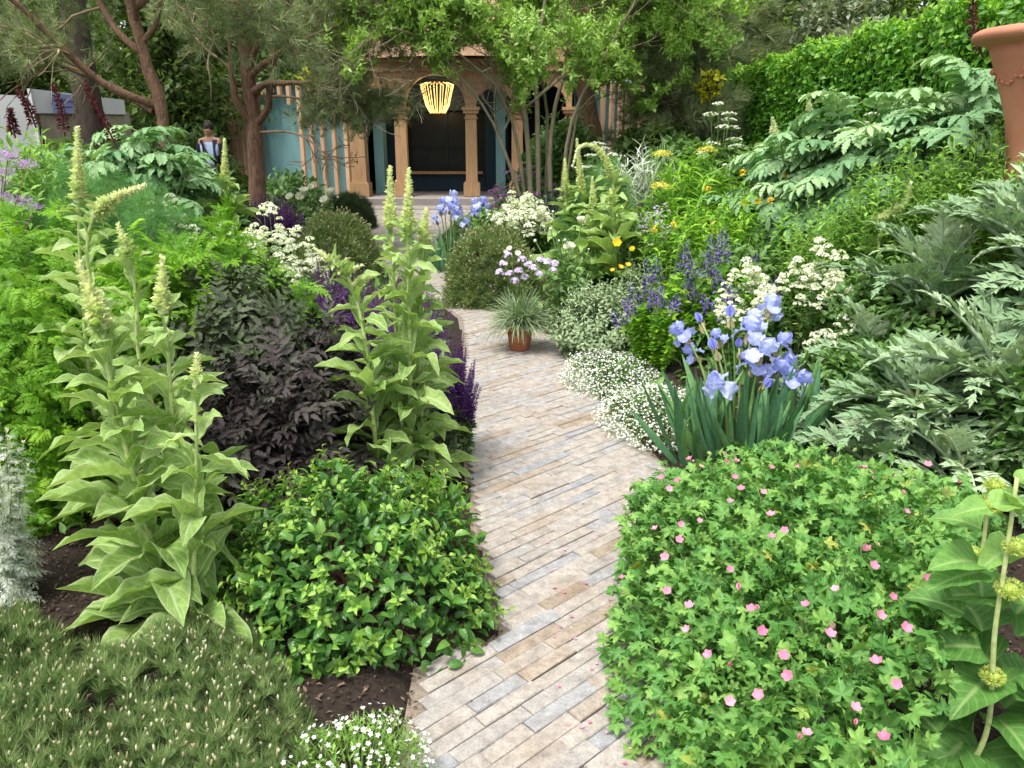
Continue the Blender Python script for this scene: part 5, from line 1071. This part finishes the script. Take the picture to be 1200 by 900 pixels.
def hoarding():
    def panel(name, label, x0, x1, Y0, Y1, ztop, zbot, mat, cat, group=None, th=.06):
        p, q = np.array(at(x0, 150, Y0)), np.array(at(x1, 150, Y1)); t = thing(name, label, cat, (p[0], p[1], 0), group); mb = MB(); d = (q-p)[:2]; n = np.array([-d[1], d[0]])/np.hypot(*d)*th
        mb.slab([(p[0], p[1], zbot), (q[0], q[1], zbot), (q[0], q[1], ztop[1]), (p[0], p[1], ztop[0])], (n[0], n[1], 0)); mb.build('panel', mat, t, False); return t, p, q
    g = 'white hoardings beyond the left bank'
    panel('hoarding', 'plain white site hoarding at the far left edge', -60, 44, 13, 13.6, (zt(108, 13), zt(112.5, 13.6)), 0, M_hoard, 'hoarding', g)
    t, p, q = panel('hoarding', 'taller white hoarding that carries the blue sign', 45.5, 150, 13.2, 14.4, (zt(104, 13.2), zt(117, 14.4)), zt(133, 13.5), M_hoard, 'hoarding', g)
    mb = MB(); mb.slab([(p[0], p[1]+.08, 0), (q[0], q[1]+.08, 0), (q[0], q[1]+.08, zt(130, 13.9)), (p[0], p[1]+.08, zt(130, 13.3))], (0, .04, 0)); mb.build('lower_board', M_barkp, t, False)
    mb = MB(); mb.box((p[0]-.02, p[1]-.03, .95), (.05, .05, zt(104, 13.2)*2-1.9), 0); mb.build('post', M_hoard, t, False)
    # blue sign with small dark print
    a = at(69, 150, 13.42); b = at(97, 150, 13.76); za, zb = zt(109.5, 13.45), zt(133, 13.6); t = thing('sign', 'lavender blue sign with small dark lettering on the white hoarding', 'sign', (a[0], a[1]-.05, za)); d = (b-a)[:2]; L = np.hypot(*d); d = d/L
    mb = MB(); mb.slab([(a[0], a[1]-.08, zb), (b[0], b[1]-.08, zb), (b[0], b[1]-.08, za-.02), (a[0], a[1]-.08, za)], (0, .02, 0)); mb.build('board', M_sign, t, False)
    mb = MB()
    def word(s, z, n, h, w=.018):
        for i in range(n):
            if rng.random() < .12: continue
            q = a[:2]+d*L*s+d*i*w*1.35; mb.box((q[0], q[1]-.084, z+rng.uniform(-.1, .1)*h), (w, .006, h*rng.uniform(.6, 1.)), 0)
    word(.06, za-.10, 9, .035); word(.66, za-.12, 5, .04); word(.88, za-.13, 3, .07, .012); word(.42, zb+.10, 9, .022, .014); mb.build('lettering', M_ink, t, False)
hoarding()

# ------------------------------------------------------------------ big urn
def urn():
    Y = 4.0; gz = float(ground(2.66, Y)); c = np.array([2.66, Y, gz-.02]); top = 1.955-c[2]; t = thing('urn', 'large terracotta urn with a wide rim and raised garland on the right bank', 'urn', c)
    R_ = .335/.735; k = R_
    def zz_(z): return z-c[2]
    lathed('body', M_terrl, [(0, 0), (.19, 0), (.2, .03), (.19, .07), (.165, .12), (.17, zz_(1.32)), (.215, zz_(1.55)), (.27, zz_(1.70)), (.318, zz_(1.82)), (.345, zz_(1.885)), (.33, zz_(1.89)), (.26, zz_(1.7)), (0, zz_(1.66))], c, t, 64)
    lathed('rim', M_terrl, [(.338, zz_(1.875)), (.37, zz_(1.888)), (.405, zz_(1.898)), (.418, zz_(1.910)), (.422, zz_(1.925)), (.415, zz_(1.940)), (.395, zz_(1.952)), (.36, zz_(1.955)), (.335, zz_(1.94)), (.325, zz_(1.90))], c, t, 64)
    mb = MB(); zz = zz_(1.765)
    for a in np.arange(0, 2*pi, 2*pi/7):
        for s in np.linspace(0, 1, 16):
            th = a+s*2*pi/7; dz = -.055*sin(pi*s); rr = float(np.interp(zz+dz+c[2], [1.55, 1.70, 1.82], [.215, .27, .318]))-.001; p = c+[rr*cos(th), rr*sin(th), zz+dz]
            for _ in range(2): mb.inst(BLOB2, (p+rng.normal(size=3)*.006)[None], frames(np.array([[-sin(th), cos(th), rng.normal()*.4]]), np.array([[cos(th), sin(th), 0.]])), [[.012, .026, .009]], [.5])
        p = c+[.30*cos(a), .30*sin(a), zz]; mb.inst(BLOB2, p[None], np.eye(3)[None], [.034], [.5])
    mb.build('garland', M_terrl, t); lathed('compost', M_soil, [(.33, zz_(1.90)), (0, zz_(1.905))], c, t)
    t = thing('urn_plant', 'low green plant just showing above the rim of the terracotta urn', 'plant', c+[0, 0, top*.9]); n = 120; mb = MB(); D = nrm(rng.normal(size=(n, 3))*[1, 1, .3]+[0, 0, .5]); mb.instv(OV, c+[0, 0, top*.92]+rng.normal(size=(n, 3))*[.07, .07, .01], frames(D, np.array([[0, 0, 1.]])+rdir(n)*.3), U(.05, .09, n), R(n)); mb.build('foliage', M_sage, t)
urn()

# ------------------------------------------------------------------ person, far off among the trees
def person():
    Y = 12.4; c = at(244, 150, Y); x = c[0]; g0 = float(ground(x, Y)); zh = zt(144, Y)-g0; t = thing('person', 'person in dark jacket and pale blue shirt standing among trees behind the left bank', 'person', (x, Y, g0))
    k = zh/1.75
    J = {'pelvis': (0, 0, .95), 'waist': (0, .01, 1.08), 'chest': (0, .0, 1.32), 'neck': (0, .01, 1.50), 'head0': (0, -.01, 1.58), 'head1': (0, -.015, 1.68),
         'shl': (-.17, 0, 1.42), 'ell': (-.24, .03, 1.16), 'wrl': (-.22, -.12, .98), 'hdl': (-.21, -.17, .92), 'shr': (.17, 0, 1.42), 'elr': (.24, .03, 1.16), 'wrr': (.22, -.1, .97), 'hdr': (.21, -.15, .9),
         'hil': (-.09, 0, .9), 'knl': (-.10, -.02, .5), 'anl': (-.10, .02, .09), 'tol': (-.11, -.14, .03), 'hir': (.09, 0, .9), 'knr': (.10, .0, .5), 'anr': (.11, .03, .09), 'tor': (.12, -.13, .03)}
    Rr = {'pelvis': .15, 'waist': .13, 'chest': .155, 'neck': .055, 'head0': .085, 'head1': .095, 'shl': .07, 'ell': .045, 'wrl': .03, 'hdl': .035, 'shr': .07, 'elr': .045, 'wrr': .03, 'hdr': .035, 'hil': .095, 'knl': .06, 'anl': .045, 'tol': .035, 'hir': .095, 'knr': .06, 'anr': .045, 'tor': .035}
    names = list(J); E_ = [('pelvis', 'waist'), ('waist', 'chest'), ('chest', 'neck'), ('neck', 'head0'), ('head0', 'head1'), ('chest', 'shl'), ('shl', 'ell'), ('ell', 'wrl'), ('wrl', 'hdl'), ('chest', 'shr'), ('shr', 'elr'), ('elr', 'wrr'), ('wrr', 'hdr'), ('pelvis', 'hil'), ('hil', 'knl'), ('knl', 'anl'), ('anl', 'tol'), ('pelvis', 'hir'), ('hir', 'knr'), ('knr', 'anr'), ('anr', 'tor')]
    def skin(name, keep, grow, mat):
        ns = [n for n in names if n in keep]; me = bpy.data.meshes.new(name); me.from_pydata([tuple(np.array(J[n])*k) for n in ns], [(ns.index(a), ns.index(b)) for a, b in E_ if a in ns and b in ns], []); o = bpy.data.objects.new(name, me); scn.collection.objects.link(o); o.parent = t
        m = o.modifiers.new('skin', 'SKIN'); me.skin_vertices.new() if not me.skin_vertices else None
        for i, n in enumerate(ns): sv = me.skin_vertices[0].data[i]; sv.radius = (Rr[n]*grow*k, Rr[n]*grow*k*(.8 if n in ('chest', 'waist', 'pelvis') else 1)); sv.use_root = n == ns[0]
        s = o.modifiers.new('sub', 'SUBSURF'); s.levels = 2; s.render_levels = 2; me.materials.append(mat); return o
    skin('body', names, 1, M_skin); skin('shirt', ['pelvis', 'waist', 'chest', 'shl', 'shr'], 1.2, M_shirt); skin('trousers', ['pelvis', 'hil', 'knl', 'anl', 'hir', 'knr', 'anr'], 1.09, M_trs)
    skin('jacket_sleeve', ['shl', 'ell', 'wrl'], 1.3, M_coat); skin('jacket_sleeve', ['shr', 'elr', 'wrr'], 1.3, M_coat)
    o = np.array([x, Y, g0])/1.
    mb = MB()
    for s in (-1, 1):
        for (a0, a1) in ((.55, 1.3), (1.3, 2.4)): 
            P = [o+np.array([s*.175*sin(q), -.15*cos(q)+.0, z])*k for q, z in ((a0, .82), (a1, .82), (a1, 1.45), (a0, 1.45))]; mb.slab(P, (0, .015, 0))
    mb.slab([o+np.array([dx, .13, z])*k for dx, z in ((-.13, .82), (.13, .82), (.13, 1.45), (-.13, 1.45))], (0, .02, 0)); mb.build('jacket', M_coat, t)
    mb = MB(); mb.tube([o+np.array(q)*k for q in ((-.13, -.13, 1.42), (0, -.185, 1.2), (.16, -.16, .98))], .014, 4); mb.build('strap', M_hair, t)
    mb = MB(); mb.inst(BLOB2, (o+np.array([0, .015, 1.675])*k)[None], np.eye(3)[None], [[.21*k, .22*k, .22*k]], [.5]); mb.build('hair', M_hair, t)
    mb = MB(); f = o+np.array([0, -.09, 1.63])*k
    mb.inst(BLOB2, np.array([f+[0, -.022, -.012], f+[-.035, -.0, .02], f+[.035, 0, .02], f+[0, -.008, -.05]]), np.tile(np.eye(3), (4, 1, 1)), np.array([[.025, .03, .04], [.024, .02, .012], [.024, .02, .012], [.05, .02, .01]])*k, [.5]*4); mb.build('face', M_skin, t)
person()

# ------------------------------------------------------------------ trees
def treegen(base, trunks, seed, levels=3, spread=.6, ratio=.62, nchild=5, up=.25, wig=.12, tip=.004):
    """grow limbs from given trunk polylines; returns list of (points, radii) and the terminal twigs"""
    r = np.random.default_rng(seed); tubes = []; twigs = []
    def grow(pts, rad, lvl, L):
        tubes.append((pts, rad))
        if lvl == levels: twigs.append(pts); return
        n = nchild if lvl else nchild+3
        for i in range(n):
            t = r.uniform(.35 if lvl else .45, 1.0) if i < n-1 else 1.; j = t*(len(pts)-1); a = int(min(j, len(pts)-2)); p = pts[a]*(1-(j-a))+pts[a+1]*(j-a); tn = nrm(pts[a+1]-pts[a])
            q = nrm(np.cross(tn, r.normal(size=3))); d = nrm(tn*cos(spread)+q*sin(spread)*r.uniform(.6, 1.3)+np.array([0, 0, up])); l = L*ratio*r.uniform(.7, 1.15); K = 6; P = [p]
            for _ in range(K-1): d = nrm(d+r.normal(size=3)*wig+np.array([0, 0, up*.12])); P.append(P[-1]+d*l/(K-1))
            r0 = np.interp(t, [0, 1], [rad[0], rad[-1]])*.55; grow(np.array(P), np.linspace(r0, max(tip, r0*.45), K), lvl+1, l)
    for pts, rad, L in trunks: grow(np.asarray(pts), np.asarray(rad), 0, L)
    return tubes, twigs
def tubesof(mb, tubes, maxn=9999, sides=6):
    for P, r in tubes[:maxn]: mb.tube(P+rng.normal(size=np.shape(P))*np.asarray(r)[:, None]*.10, np.asarray(r)*U(.9, 1.12, len(r)), sides if r[0] > .012 else 3)
SM = [quadT(.42, .25), quadT(.5, .15, .4), quadT(.36, .3, .5)]
def centre_tree():
    Y = 9.4; c = gp(632, Y); t = thing('multi_stemmed_tree', 'light green multi-stemmed tree with thin grey stems in front of the pavilion', 'tree', c)
    def tr(P, r, L): Q = spline([c+[P[0][0], P[0][1], -.05]]+A(*P[1:]), 12); return (Q, np.linspace(r*.62, r*.25, 12), L)
    T_ = [tr([(-.08, 0), (618, 160, Y), (606, 90, Y-.1), (590, 20, Y-.2), (570, -60, Y-.3)], .07, 1.5), tr([(0, .05), (630, 150, Y), (628, 80, Y), (640, -10, Y), (645, -90, Y)], .06, 1.6), tr([(.15, .0), (645, 160, Y+.1), (662, 80, Y+.1), (672, 10, Y+.2), (690, -80, Y+.3)], .055, 1.5),
          tr([(-.02, -.05), (585, 160, Y-.2), (556, 110, Y-.3), (530, 80, Y-.5), (500, 40, Y-.6)], .04, 1.3), tr([(.2, .0), (668, 150, Y-.2), (700, 80, Y-.3), (735, 20, Y-.4), (765, -40, Y-.5)], .045, 1.5), tr([(.05, .1), (640, 120, Y+.4), (610, 40, Y+.6), (560, -30, Y+.8)], .04, 1.4), tr([(-.1, .05), (600, 140, Y-.1), (560, 80, Y-.3), (505, 48, Y-.5), (445, 28, Y-.7)], .04, 1.3), tr([(-.05, .0), (612, 130, Y+.2), (580, 60, Y+.2), (530, 25, Y+.1), (470, -5, Y)], .04, 1.4), tr([(.22, .1), (680, 120, Y+.4), (720, 40, Y+.5), (770, 0, Y+.6)], .035, 1.3)]
    tubes, twigs = treegen(c, T_, 3, 3, .85, .58, 6, .06, .16)
    mb = MB(); tubesof(mb, [q for q in tubes if q[1][0] >= .006], sides=7); mb.build('trunk', M_barkg, t); mb = MB(); tubesof(mb, [q for q in tubes if q[1][0] < .006]); mb.build('twig', M_barkg, t)
    C = np.array(twigs); 
    lim = (C[:, -1, 2] > 1.5+.5*np.abs(np.sin(C[:, -1, 0]*4))+.45*(C[:, -1, 0] < .1)); C = C[lim]; mb = MB(); leaves_on(mb, C, 17, SM, .066, .1, 1.05, el=.4, mode='opp'); 
    k = len(C); P = C[:, -1]+rdir(k)*.12; D2 = bez(C[:, 3], P, .2, 6); leaves_on(mb, D2, 13, SM, .062, .1, 1.05, el=.4, mode='opp')
    mb.build('crown', M_tree, t); print('centre leaves', mb.n//5)
centre_tree()

def pine(label, base, trunks, seed, nt_, mat=M_pine, size=.16, minz=1.9, levels=2, extra=None, cat='tree', group='red barked pines', sprayn=14, zmax=99, dr=-.1):
    t = thing('pine_tree', label, cat, base, group); tubes, twigs = treegen(base, trunks, seed, levels, .85, .6, 6, dr, .16, .006)
    mb = MB(); tubesof(mb, tubes[:1] if extra is None else [q for q in tubes if q[1][0] > .028], sides=12); mb.build('trunk', M_barkr, t); mb = MB(); tubesof(mb, [q for q in tubes if q[1][0] <= .028], sides=6); mb.build('branch', M_pinetwig, t)
    T_ = [needleT(16, .6, 55, .036, i) for i in range(5)]; C = np.array(twigs); C = C[C[:, -1, 2] > minz]; m = sprayn; N = len(C); tt = U(.15, 1.05, (N, m)); P, Tn = along(C, tt); P = P+rdir(N*m).reshape(N, m, 3)*U(.02, .22, (N, m, 1)); D = nrm(Tn+rdir(N*m).reshape(N, m, 3)*.7+[0, 0, .25])
    mb = MB(); P = P.reshape(-1, 3); D = D.reshape(-1, 3); mb.instv(T_, P, frames(D, rdir(N*m)), U(.8, 1.2, N*m)*size, R(N*m)); mb.build('crown', mat, t); print(label[:20], 'tufts', N*m); return t
def pines():
    Y = 8.2; b = gp(196, Y)
    tr = [(spline([b]+A((190, 130, Y), (172, 80, Y), (160, 30, Y), (150, -20, Y), (142, -110, Y)), 14), np.linspace(.07, .045, 14), 2.0),
          (spline(A((183, 122, Y), (140, 108, Y-.2), (105, 85, Y-.3), (62, 45, Y-.5), (20, 5, Y-.7), (-40, -40, Y-1)), 12), np.linspace(.045, .015, 12), 1.4),
          (spline(A((180, 130, Y), (130, 100, Y+.1), (90, 84, Y+.3), (20, 60, Y+.5)), 10), np.linspace(.035, .012, 10), 1.3),
          (spline(A((165, 62, Y), (140, 40, Y), (115, 0, Y+.2), (90, -50, Y+.4)), 10), np.linspace(.04, .015, 10), 1.4),
          (spline(A((155, 10, Y), (185, -10, Y-.3), (240, -20, Y-.6)), 8), np.linspace(.045, .015, 8), 1.4)]
    pine('red barked pine with long bare limbs at the top left', b, tr, 21, 0, extra=1, levels=2, minz=2.0, sprayn=17)
    Y = 10.6; b = gp(301, Y)
    tr = [(spline([b]+A((301, 200, Y), (298, 150, Y), (294, 110, Y), (285, 50, Y), (278, -60, Y)), 14), np.linspace(.115, .06, 14), 2.0),
          (spline(A((298, 150, Y), (280, 125, Y-.1), (272, 90, Y-.1), (270, 50, Y), (262, 0, Y)), 12), np.linspace(.05, .022, 12), 1.5),
          (spline(A((299, 148, Y), (315, 125, Y-.2), (318, 95, Y-.2), (330, 40, Y-.1), (345, -10, Y)), 10), np.linspace(.045, .02, 10), 1.5),
          (spline(A((296, 108, Y), (315, 98, Y-.4), (345, 97, Y-.6), (375, 96, Y-.8), (400, 90, Y-.9)), 12), np.linspace(.05, .014, 12), .8),
          (spline(A((301, 155, Y), (340, 155, Y-.3), (362, 164, Y-.5), (380, 180, Y-.6), (400, 185, Y-.7)), 10), np.linspace(.018, .008, 10), .5),
          (spline(A((300, 112, Y), (350, 115, Y-.5), (380, 130, Y-.7), (420, 150, Y-.8), (455, 140, Y-.9)), 10), np.linspace(.02, .008, 10), .5),
          (spline(A((292, 90, Y), (330, 60, Y-.5), (370, 40, Y-.9), (400, 30, Y-1.1)), 10), np.linspace(.05, .012, 10), 1.0)]
    pine('forked red barked pine in front of the teal wall', b, tr, 5, 0, extra=1, levels=2, minz=1.55, sprayn=17, dr=-.04)
    Y = 11.5; b = gp(697, Y)
    tr = [(spline([b]+A((695, 160, Y), (686, 100, Y), (682, 40, Y), (680, -60, Y)), 14), np.linspace(.15, .1, 14), 2.2), (spline(A((690, 110, Y), (740, 60, Y-.2), (800, 40, Y-.4)), 8), np.linspace(.05, .02, 8), 1.6), (spline(A((688, 90, Y), (740, 10, Y+.2), (790, -30, Y+.4)), 8), np.linspace(.06, .02, 8), 1.8)]
    pine('stout red pine trunk behind the multi-stemmed tree', b, tr, 8, 0, extra=1, levels=2, minz=2.3)
pines()

def conifer(label, px, Y, top, hw, mat, n, size, low=0.0):
    c = gp(px, Y); h = zt(top, Y)-c[2]; r = hw*mpx(Y, 2); t = thing('conifer', label, 'tree', c, 'grey green conifers behind the right bank'); mb = MB(); mb.tube([c, c+[0, 0, h*.9]], [.09, .03], 8); mb.build('trunk', M_barkd, t)
    m = 90; z = U(.08, .95, m); a = U(0, 6.28, m); L = r*(1-.55*z)*U(.7, 1.1, m); B = c+np.stack([0*z, 0*z, z*h], -1); E_ = B+np.stack([np.cos(a)*L, np.sin(a)*L, L*.15], -1); C = bez(B, E_, .4, 7); mb = MB(); mb.tubes(C, np.linspace(.02, .005, 7)[None], 4); mb.build('branch', M_barkd, t)
    k = n//m; tt = U(.25, 1.05, (m, k)); P, Tn = along(C, tt); P = P.reshape(-1, 3)+rdir(m*k)*[.22, .22, .16]*R((m*k, 1)); D = nrm(Tn.reshape(-1, 3)+rdir(m*k)*.6+[0, 0, .1]); mb = MB(); mb.instv([needleT(13, .6, 60, .036, i) for i in range(4)], P, frames(D, rdir(m*k)), U(.8, 1.2, m*k)*size, R(m*k)); mb.build('crown', mat, t)
conifer('bushy grey green conifer at the right end of the slatted screen', 790, 10.2, -60, 85, M_pine, 9000, .2)
conifer('grey green conifer standing behind the hedge', 850, 12.5, -60, 80, M_pine, 7000, .24)

def hedge():
    g = None; P0 = np.array([3.35, 11.8]); P1 = np.array([3.75, 3.6]); zt0, zt1 = 2.2, 2.42; W_ = .75
    t = thing('hedge', 'clipped beech hedge with fresh green leaves running up the right side', 'hedge', (P0[0], P0[1], float(ground(*P0))))
    n = 42000; s = R(n); side = R(n); d = P1-P0; L = np.hypot(*d); dn = np.array([-d[1], d[0]])/L
    if dn[0] > 0: dn = -dn
    zg = ground(P0[0]+d[0]*s, P0[1]+d[1]*s); top = zt0+(zt1-zt0)*s+.05*np.sin(s*40)+.03*np.sin(s*93); face = side < .62
    off = np.where(face, W_/2+.05*np.sin(s*60+side*9)+rng.normal(size=n)*.03-R(n)**2*.15, U(-W_/2, W_/2, n)); z = np.where(face, zg+(top-zg)*(side/.62), top+rng.normal(size=n)*.035-R(n)**2*.12)
    P = np.stack([P0[0]+d[0]*s+dn[0]*off, P0[1]+d[1]*s+dn[1]*off, z], -1); Nn = np.where(face[:, None], np.array([dn[0], dn[1], .25]), np.array([0, 0, 1.]))
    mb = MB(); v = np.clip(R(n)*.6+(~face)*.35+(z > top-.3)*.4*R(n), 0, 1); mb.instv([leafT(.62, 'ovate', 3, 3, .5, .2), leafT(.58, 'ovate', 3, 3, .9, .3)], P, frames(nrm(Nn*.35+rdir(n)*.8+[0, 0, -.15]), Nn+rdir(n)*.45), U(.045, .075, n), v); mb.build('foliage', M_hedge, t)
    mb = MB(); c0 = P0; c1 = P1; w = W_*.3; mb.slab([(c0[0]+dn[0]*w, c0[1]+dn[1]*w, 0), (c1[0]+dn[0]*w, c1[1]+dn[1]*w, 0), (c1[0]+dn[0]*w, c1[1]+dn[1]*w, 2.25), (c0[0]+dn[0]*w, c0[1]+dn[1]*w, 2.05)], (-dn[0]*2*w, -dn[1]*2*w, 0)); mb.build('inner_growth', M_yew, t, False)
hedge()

LQ = [quadT(.55, .3, .4), quadT(.6, .2, .45), quadT(.5, .35, .5)]
def bgtree(label, px, Y, top, hw, mat, n, size, z0=.3, seed=1, bark=None, name='woodland_tree', group='trees in the background', trunk=.14):
    c = gp(px, Y); zt_ = zt(top, Y); r = hw*mpx(Y, 2); t = thing(name, label, 'tree', c, group); r_ = np.random.default_rng(seed); H = zt_-c[2]
    tp = spline([c+[0, 0, -.05], c+[r*.05, 0, H*.35], c+[-r*.05, .1, H*.65], c+[0, 0, H*.92]], 10); mb = MB(); mb.tube(tp, np.linspace(trunk, trunk*.3, 10), 8)
    m = 60; z = U(z0, .95, m); a = U(0, 6.28, m); L = r*np.sqrt(np.clip(1-((z-.55)/.62)**2, .1, 1))*U(.55, 1., m); B, _ = along(np.tile(tp[None], (m, 1, 1)), z); E_ = B+np.stack([np.cos(a)*L, np.sin(a)*L, .25*L+.15*H*R(m)*.5], -1); C = bez(B, E_, .3, 7); mb.tubes(C, np.linspace(.035, .008, 7)[None], 4); mb.build('trunk', bark or M_barkd, t)
    k = max(1, n//m); tt = U(.25, 1.05, (m, k)); P, Tn = along(C, tt); cl = .5*r*.55*U(.4, 1., (m, 1, 1)); P = (P+rdir(m*k).reshape(m, k, 3)*cl*R((m, k, 1))**.6).reshape(-1, 3); P[:, 2] = np.maximum(P[:, 2], .2); D = nrm(rdir(m*k)+[0, 0, -.15]); mb = MB(); mb.instv(LQ, P, frames(D, np.array([[0, 0, 1.]])+rdir(m*k)*.6), U(.7, 1.3, m*k)*size, np.clip(np.repeat(R(m), k)*.45+R(m*k)*.55, 0, 1)); mb.build('crown', mat, t)
for i, a in enumerate([('dark evergreen behind the white hoarding at the far left', 20, 17, -60, 150, M_bgd, 9000, .16), ('dark leafy tree between the two left pines', 215, 17.5, -70, 120, M_bgd, 9000, .16), ('deep green tree behind the first pine', 120, 21, -90, 130, M_bgm, 7000, .2),
                       ('shadowy tree left of the teal wall', 265, 20.5, -40, 75, M_bgd, 6500, .17), ('leafy tree rising behind the teal wall', 345, 22, -70, 85, M_bgm, 6500, .18), ('light green tree behind the pavilion roof on the left', 408, 25, -50, 48, M_bgl, 3000, .2),
                       ('tall leafy tree behind the pavilion dome', 560, 24, -110, 95, M_bgm, 8000, .2), ('tree behind the right hand slatted screen', 700, 22, -100, 100, M_bgm, 8000, .19), ('dark tree above the grey green conifers', 800, 20, -110, 100, M_bgd, 8000, .18), ('mid green tree above the far end of the hedge', 890, 17, -110, 80, M_bgm, 8000, .16),
                       ('dark tree behind the grey willow', 985, 18, -110, 110, M_bgd, 7000, .17), ('dark green tree behind the right end of the hedge', 1130, 17, -120, 120, M_bgm, 8000, .17), ('tree beyond the frame edge on the right', 1300, 15, -120, 120, M_bgm, 6000, .17), ('dark tree beyond the left edge', -130, 14, -60, 120, M_bgd, 6000, .17)]):
    bgtree(*a, seed=i+3, z0=.12)
bgtree('silver grey willow behind the hedge', 965, 12.5, -70, 75, M_grey, 9000, .10, z0=.25, seed=31, bark=M_barkp, name='willow', trunk=.06)
bgtree('shrub above the teal wall with yellow light painted into its leaves', 372, 19.5, 55, 16, M_yellowlit, 420, .16, z0=.6, seed=41, name='yellow_lit_shrub', trunk=.04)  # bright yellow light on this shrub is painted as leaf colour
bgtree('shrub between the conifer and the hedge with yellow light painted into its leaves', 826, 9.4, 76, 17, M_yellowlit, 700, .07, z0=.75, seed=42, name='yellow_lit_shrub', trunk=.02)
for px, lab in ((1074, 'pale slim trunk behind the hedge, the left of two'), (1094, 'pale slim trunk behind the hedge, the right of two')):
    c = gp(px, 11.5); t = thing('birch', lab, 'tree', c, 'pale slim trunks'); mb = MB(); mb.tube([c, c+[.05, 0, 2], c+[.1, 0, 4.5], c+[.3, 0, 6]], [.10, .09, .07, .04], 9); mb.build('trunk', M_barkp, t)
    mb = MB(); n = 900; P = c+[.2, 0, 5]+rdir(n)*[1.2, 1.2, 1.3]*R((n, 1))**.5; mb.instv(LQ, P, frames(rdir(n), rdir(n)), .1, R(n)); mb.build('crown', M_bgm, t)
c = gp(122, 12.); t = thing('dark_trunk', 'thick dark tree trunk behind the first pine', 'tree', c); mb = MB(); mb.tube([c-[0, 0, .1], c+[0, 0, 2], c+[.05, 0, 6]], [.22, .18, .15], 12); mb.build('trunk', M_barkd, t)
mb = MB(); n = 4500; P = c+[.1, .5, 5.4]+rdir(n)*[2.2, 1.8, 1.5]*R((n, 1))**.5; mb.instv(LQ, P, frames(rdir(n), rdir(n)), .16, R(n)); mb.build('crown', M_bgm, t)

def woodland():
    n = 60000; a = U(radians(25), radians(155), n); d = U(27, 33, n); P = np.stack([np.cos(a)*d, np.sin(a)*d, U(0, 1, n)**.8*(8.5+1.2*np.sin(a*23)+.8*np.sin(a*51))], -1)
    gap = (np.abs(P[:, 0]+6.2) < .7) & (P[:, 2] > 3.6); P = P[~gap]; n = len(P)
    mb = MB(); mb.instv(LQ, P, frames(nrm(rdir(n)+[0, 0, -.1]), rdir(n)*.7+[0, -.2, 1.]), U(.35, .7, n), R(n)); tag(mb.build('distant_woodland', M_bgm), kind='stuff')
woodland()
# shrubs closing the view at ground level
for lab, px, Y, top, hw, mat, n, sz in [('ferny underplanting at the foot of the forked pine', 345, 12.2, 202, 48, M_mid, 1500, .12), ('dense dark shrub behind the first pine', 235, 13.5, 150, 60, M_bgd, 2600, .15), ('broad leaved dark bush left of the first pine', 90, 9.5, 168, 60, M_bgm, 2200, .13),
                                      ('green bush beside the right hand arches', 662, 11.0, 142, 52, M_mid, 3200, .12), ('dark bush below the grey green conifers', 770, 9.6, 150, 60, M_bgd, 2800, .12), ('green bush between the far mulleins and the dark hedge', 800, 8.6, 168, 60, M_mid, 2200, .11),
                                      ('low bush under the tall white umbels', 855, 7.6, 172, 40, M_mid, 1800, .10), ('leafy bush left of the far violet salvia', 258, 8.0, 205, 46, M_mid, 1900, .10), ('leafy bush behind the far right dwarf pine', 575, 8.4, 250, 26, M_mid, 1200, .09), ('bush filling the middle of the right bank', 860, 5.0, 290, 90, M_mid, 3200, .07),
                                      ('shaded bush under the pale upright cardoon', 1085, 4.05, 305, 120, M_mid, 3200, .06), ('low leafy filler bush right of the cardoons', 1230, 2.7, 400, 80, M_mid, 2400, .06), ('shaded green bush at the foot of the cardoons', 1060, 3.6, 400, 110, M_mid, 3600, .06), ('leafy clump under the left mulleins', 110, 3.0, 480, 100, M_mid, 2800, .06), ('leafy clump behind the purple black plant', 330, 4.2, 345, 90, M_mid, 2400, .07)]:
    leafydome('bush', lab, 'shrub', px, Y, top, hw, OV, mat, n, sz, group='filler bushes', thick=.45)
def cover():
    n = 26000; x = U(-6, 6, n); y = U(2.4, 13.5, n); m = (x < xl(y)-.12) | (x > xr(y)+.12); x, y = x[m], y[m]; n = len(x); P = np.stack([x, y, ground(x, y)+U(.0, .10, n)], -1)
    mb = MB(); mb.instv(OV, P, frames(nrm(rdir(n)+[0, 0, .7]), rdir(n)*.5+[0, 0, 1.]), U(.05, .11, n), R(n)); tag(mb.build('ground_cover', M_mid), kind='stuff')
cover()
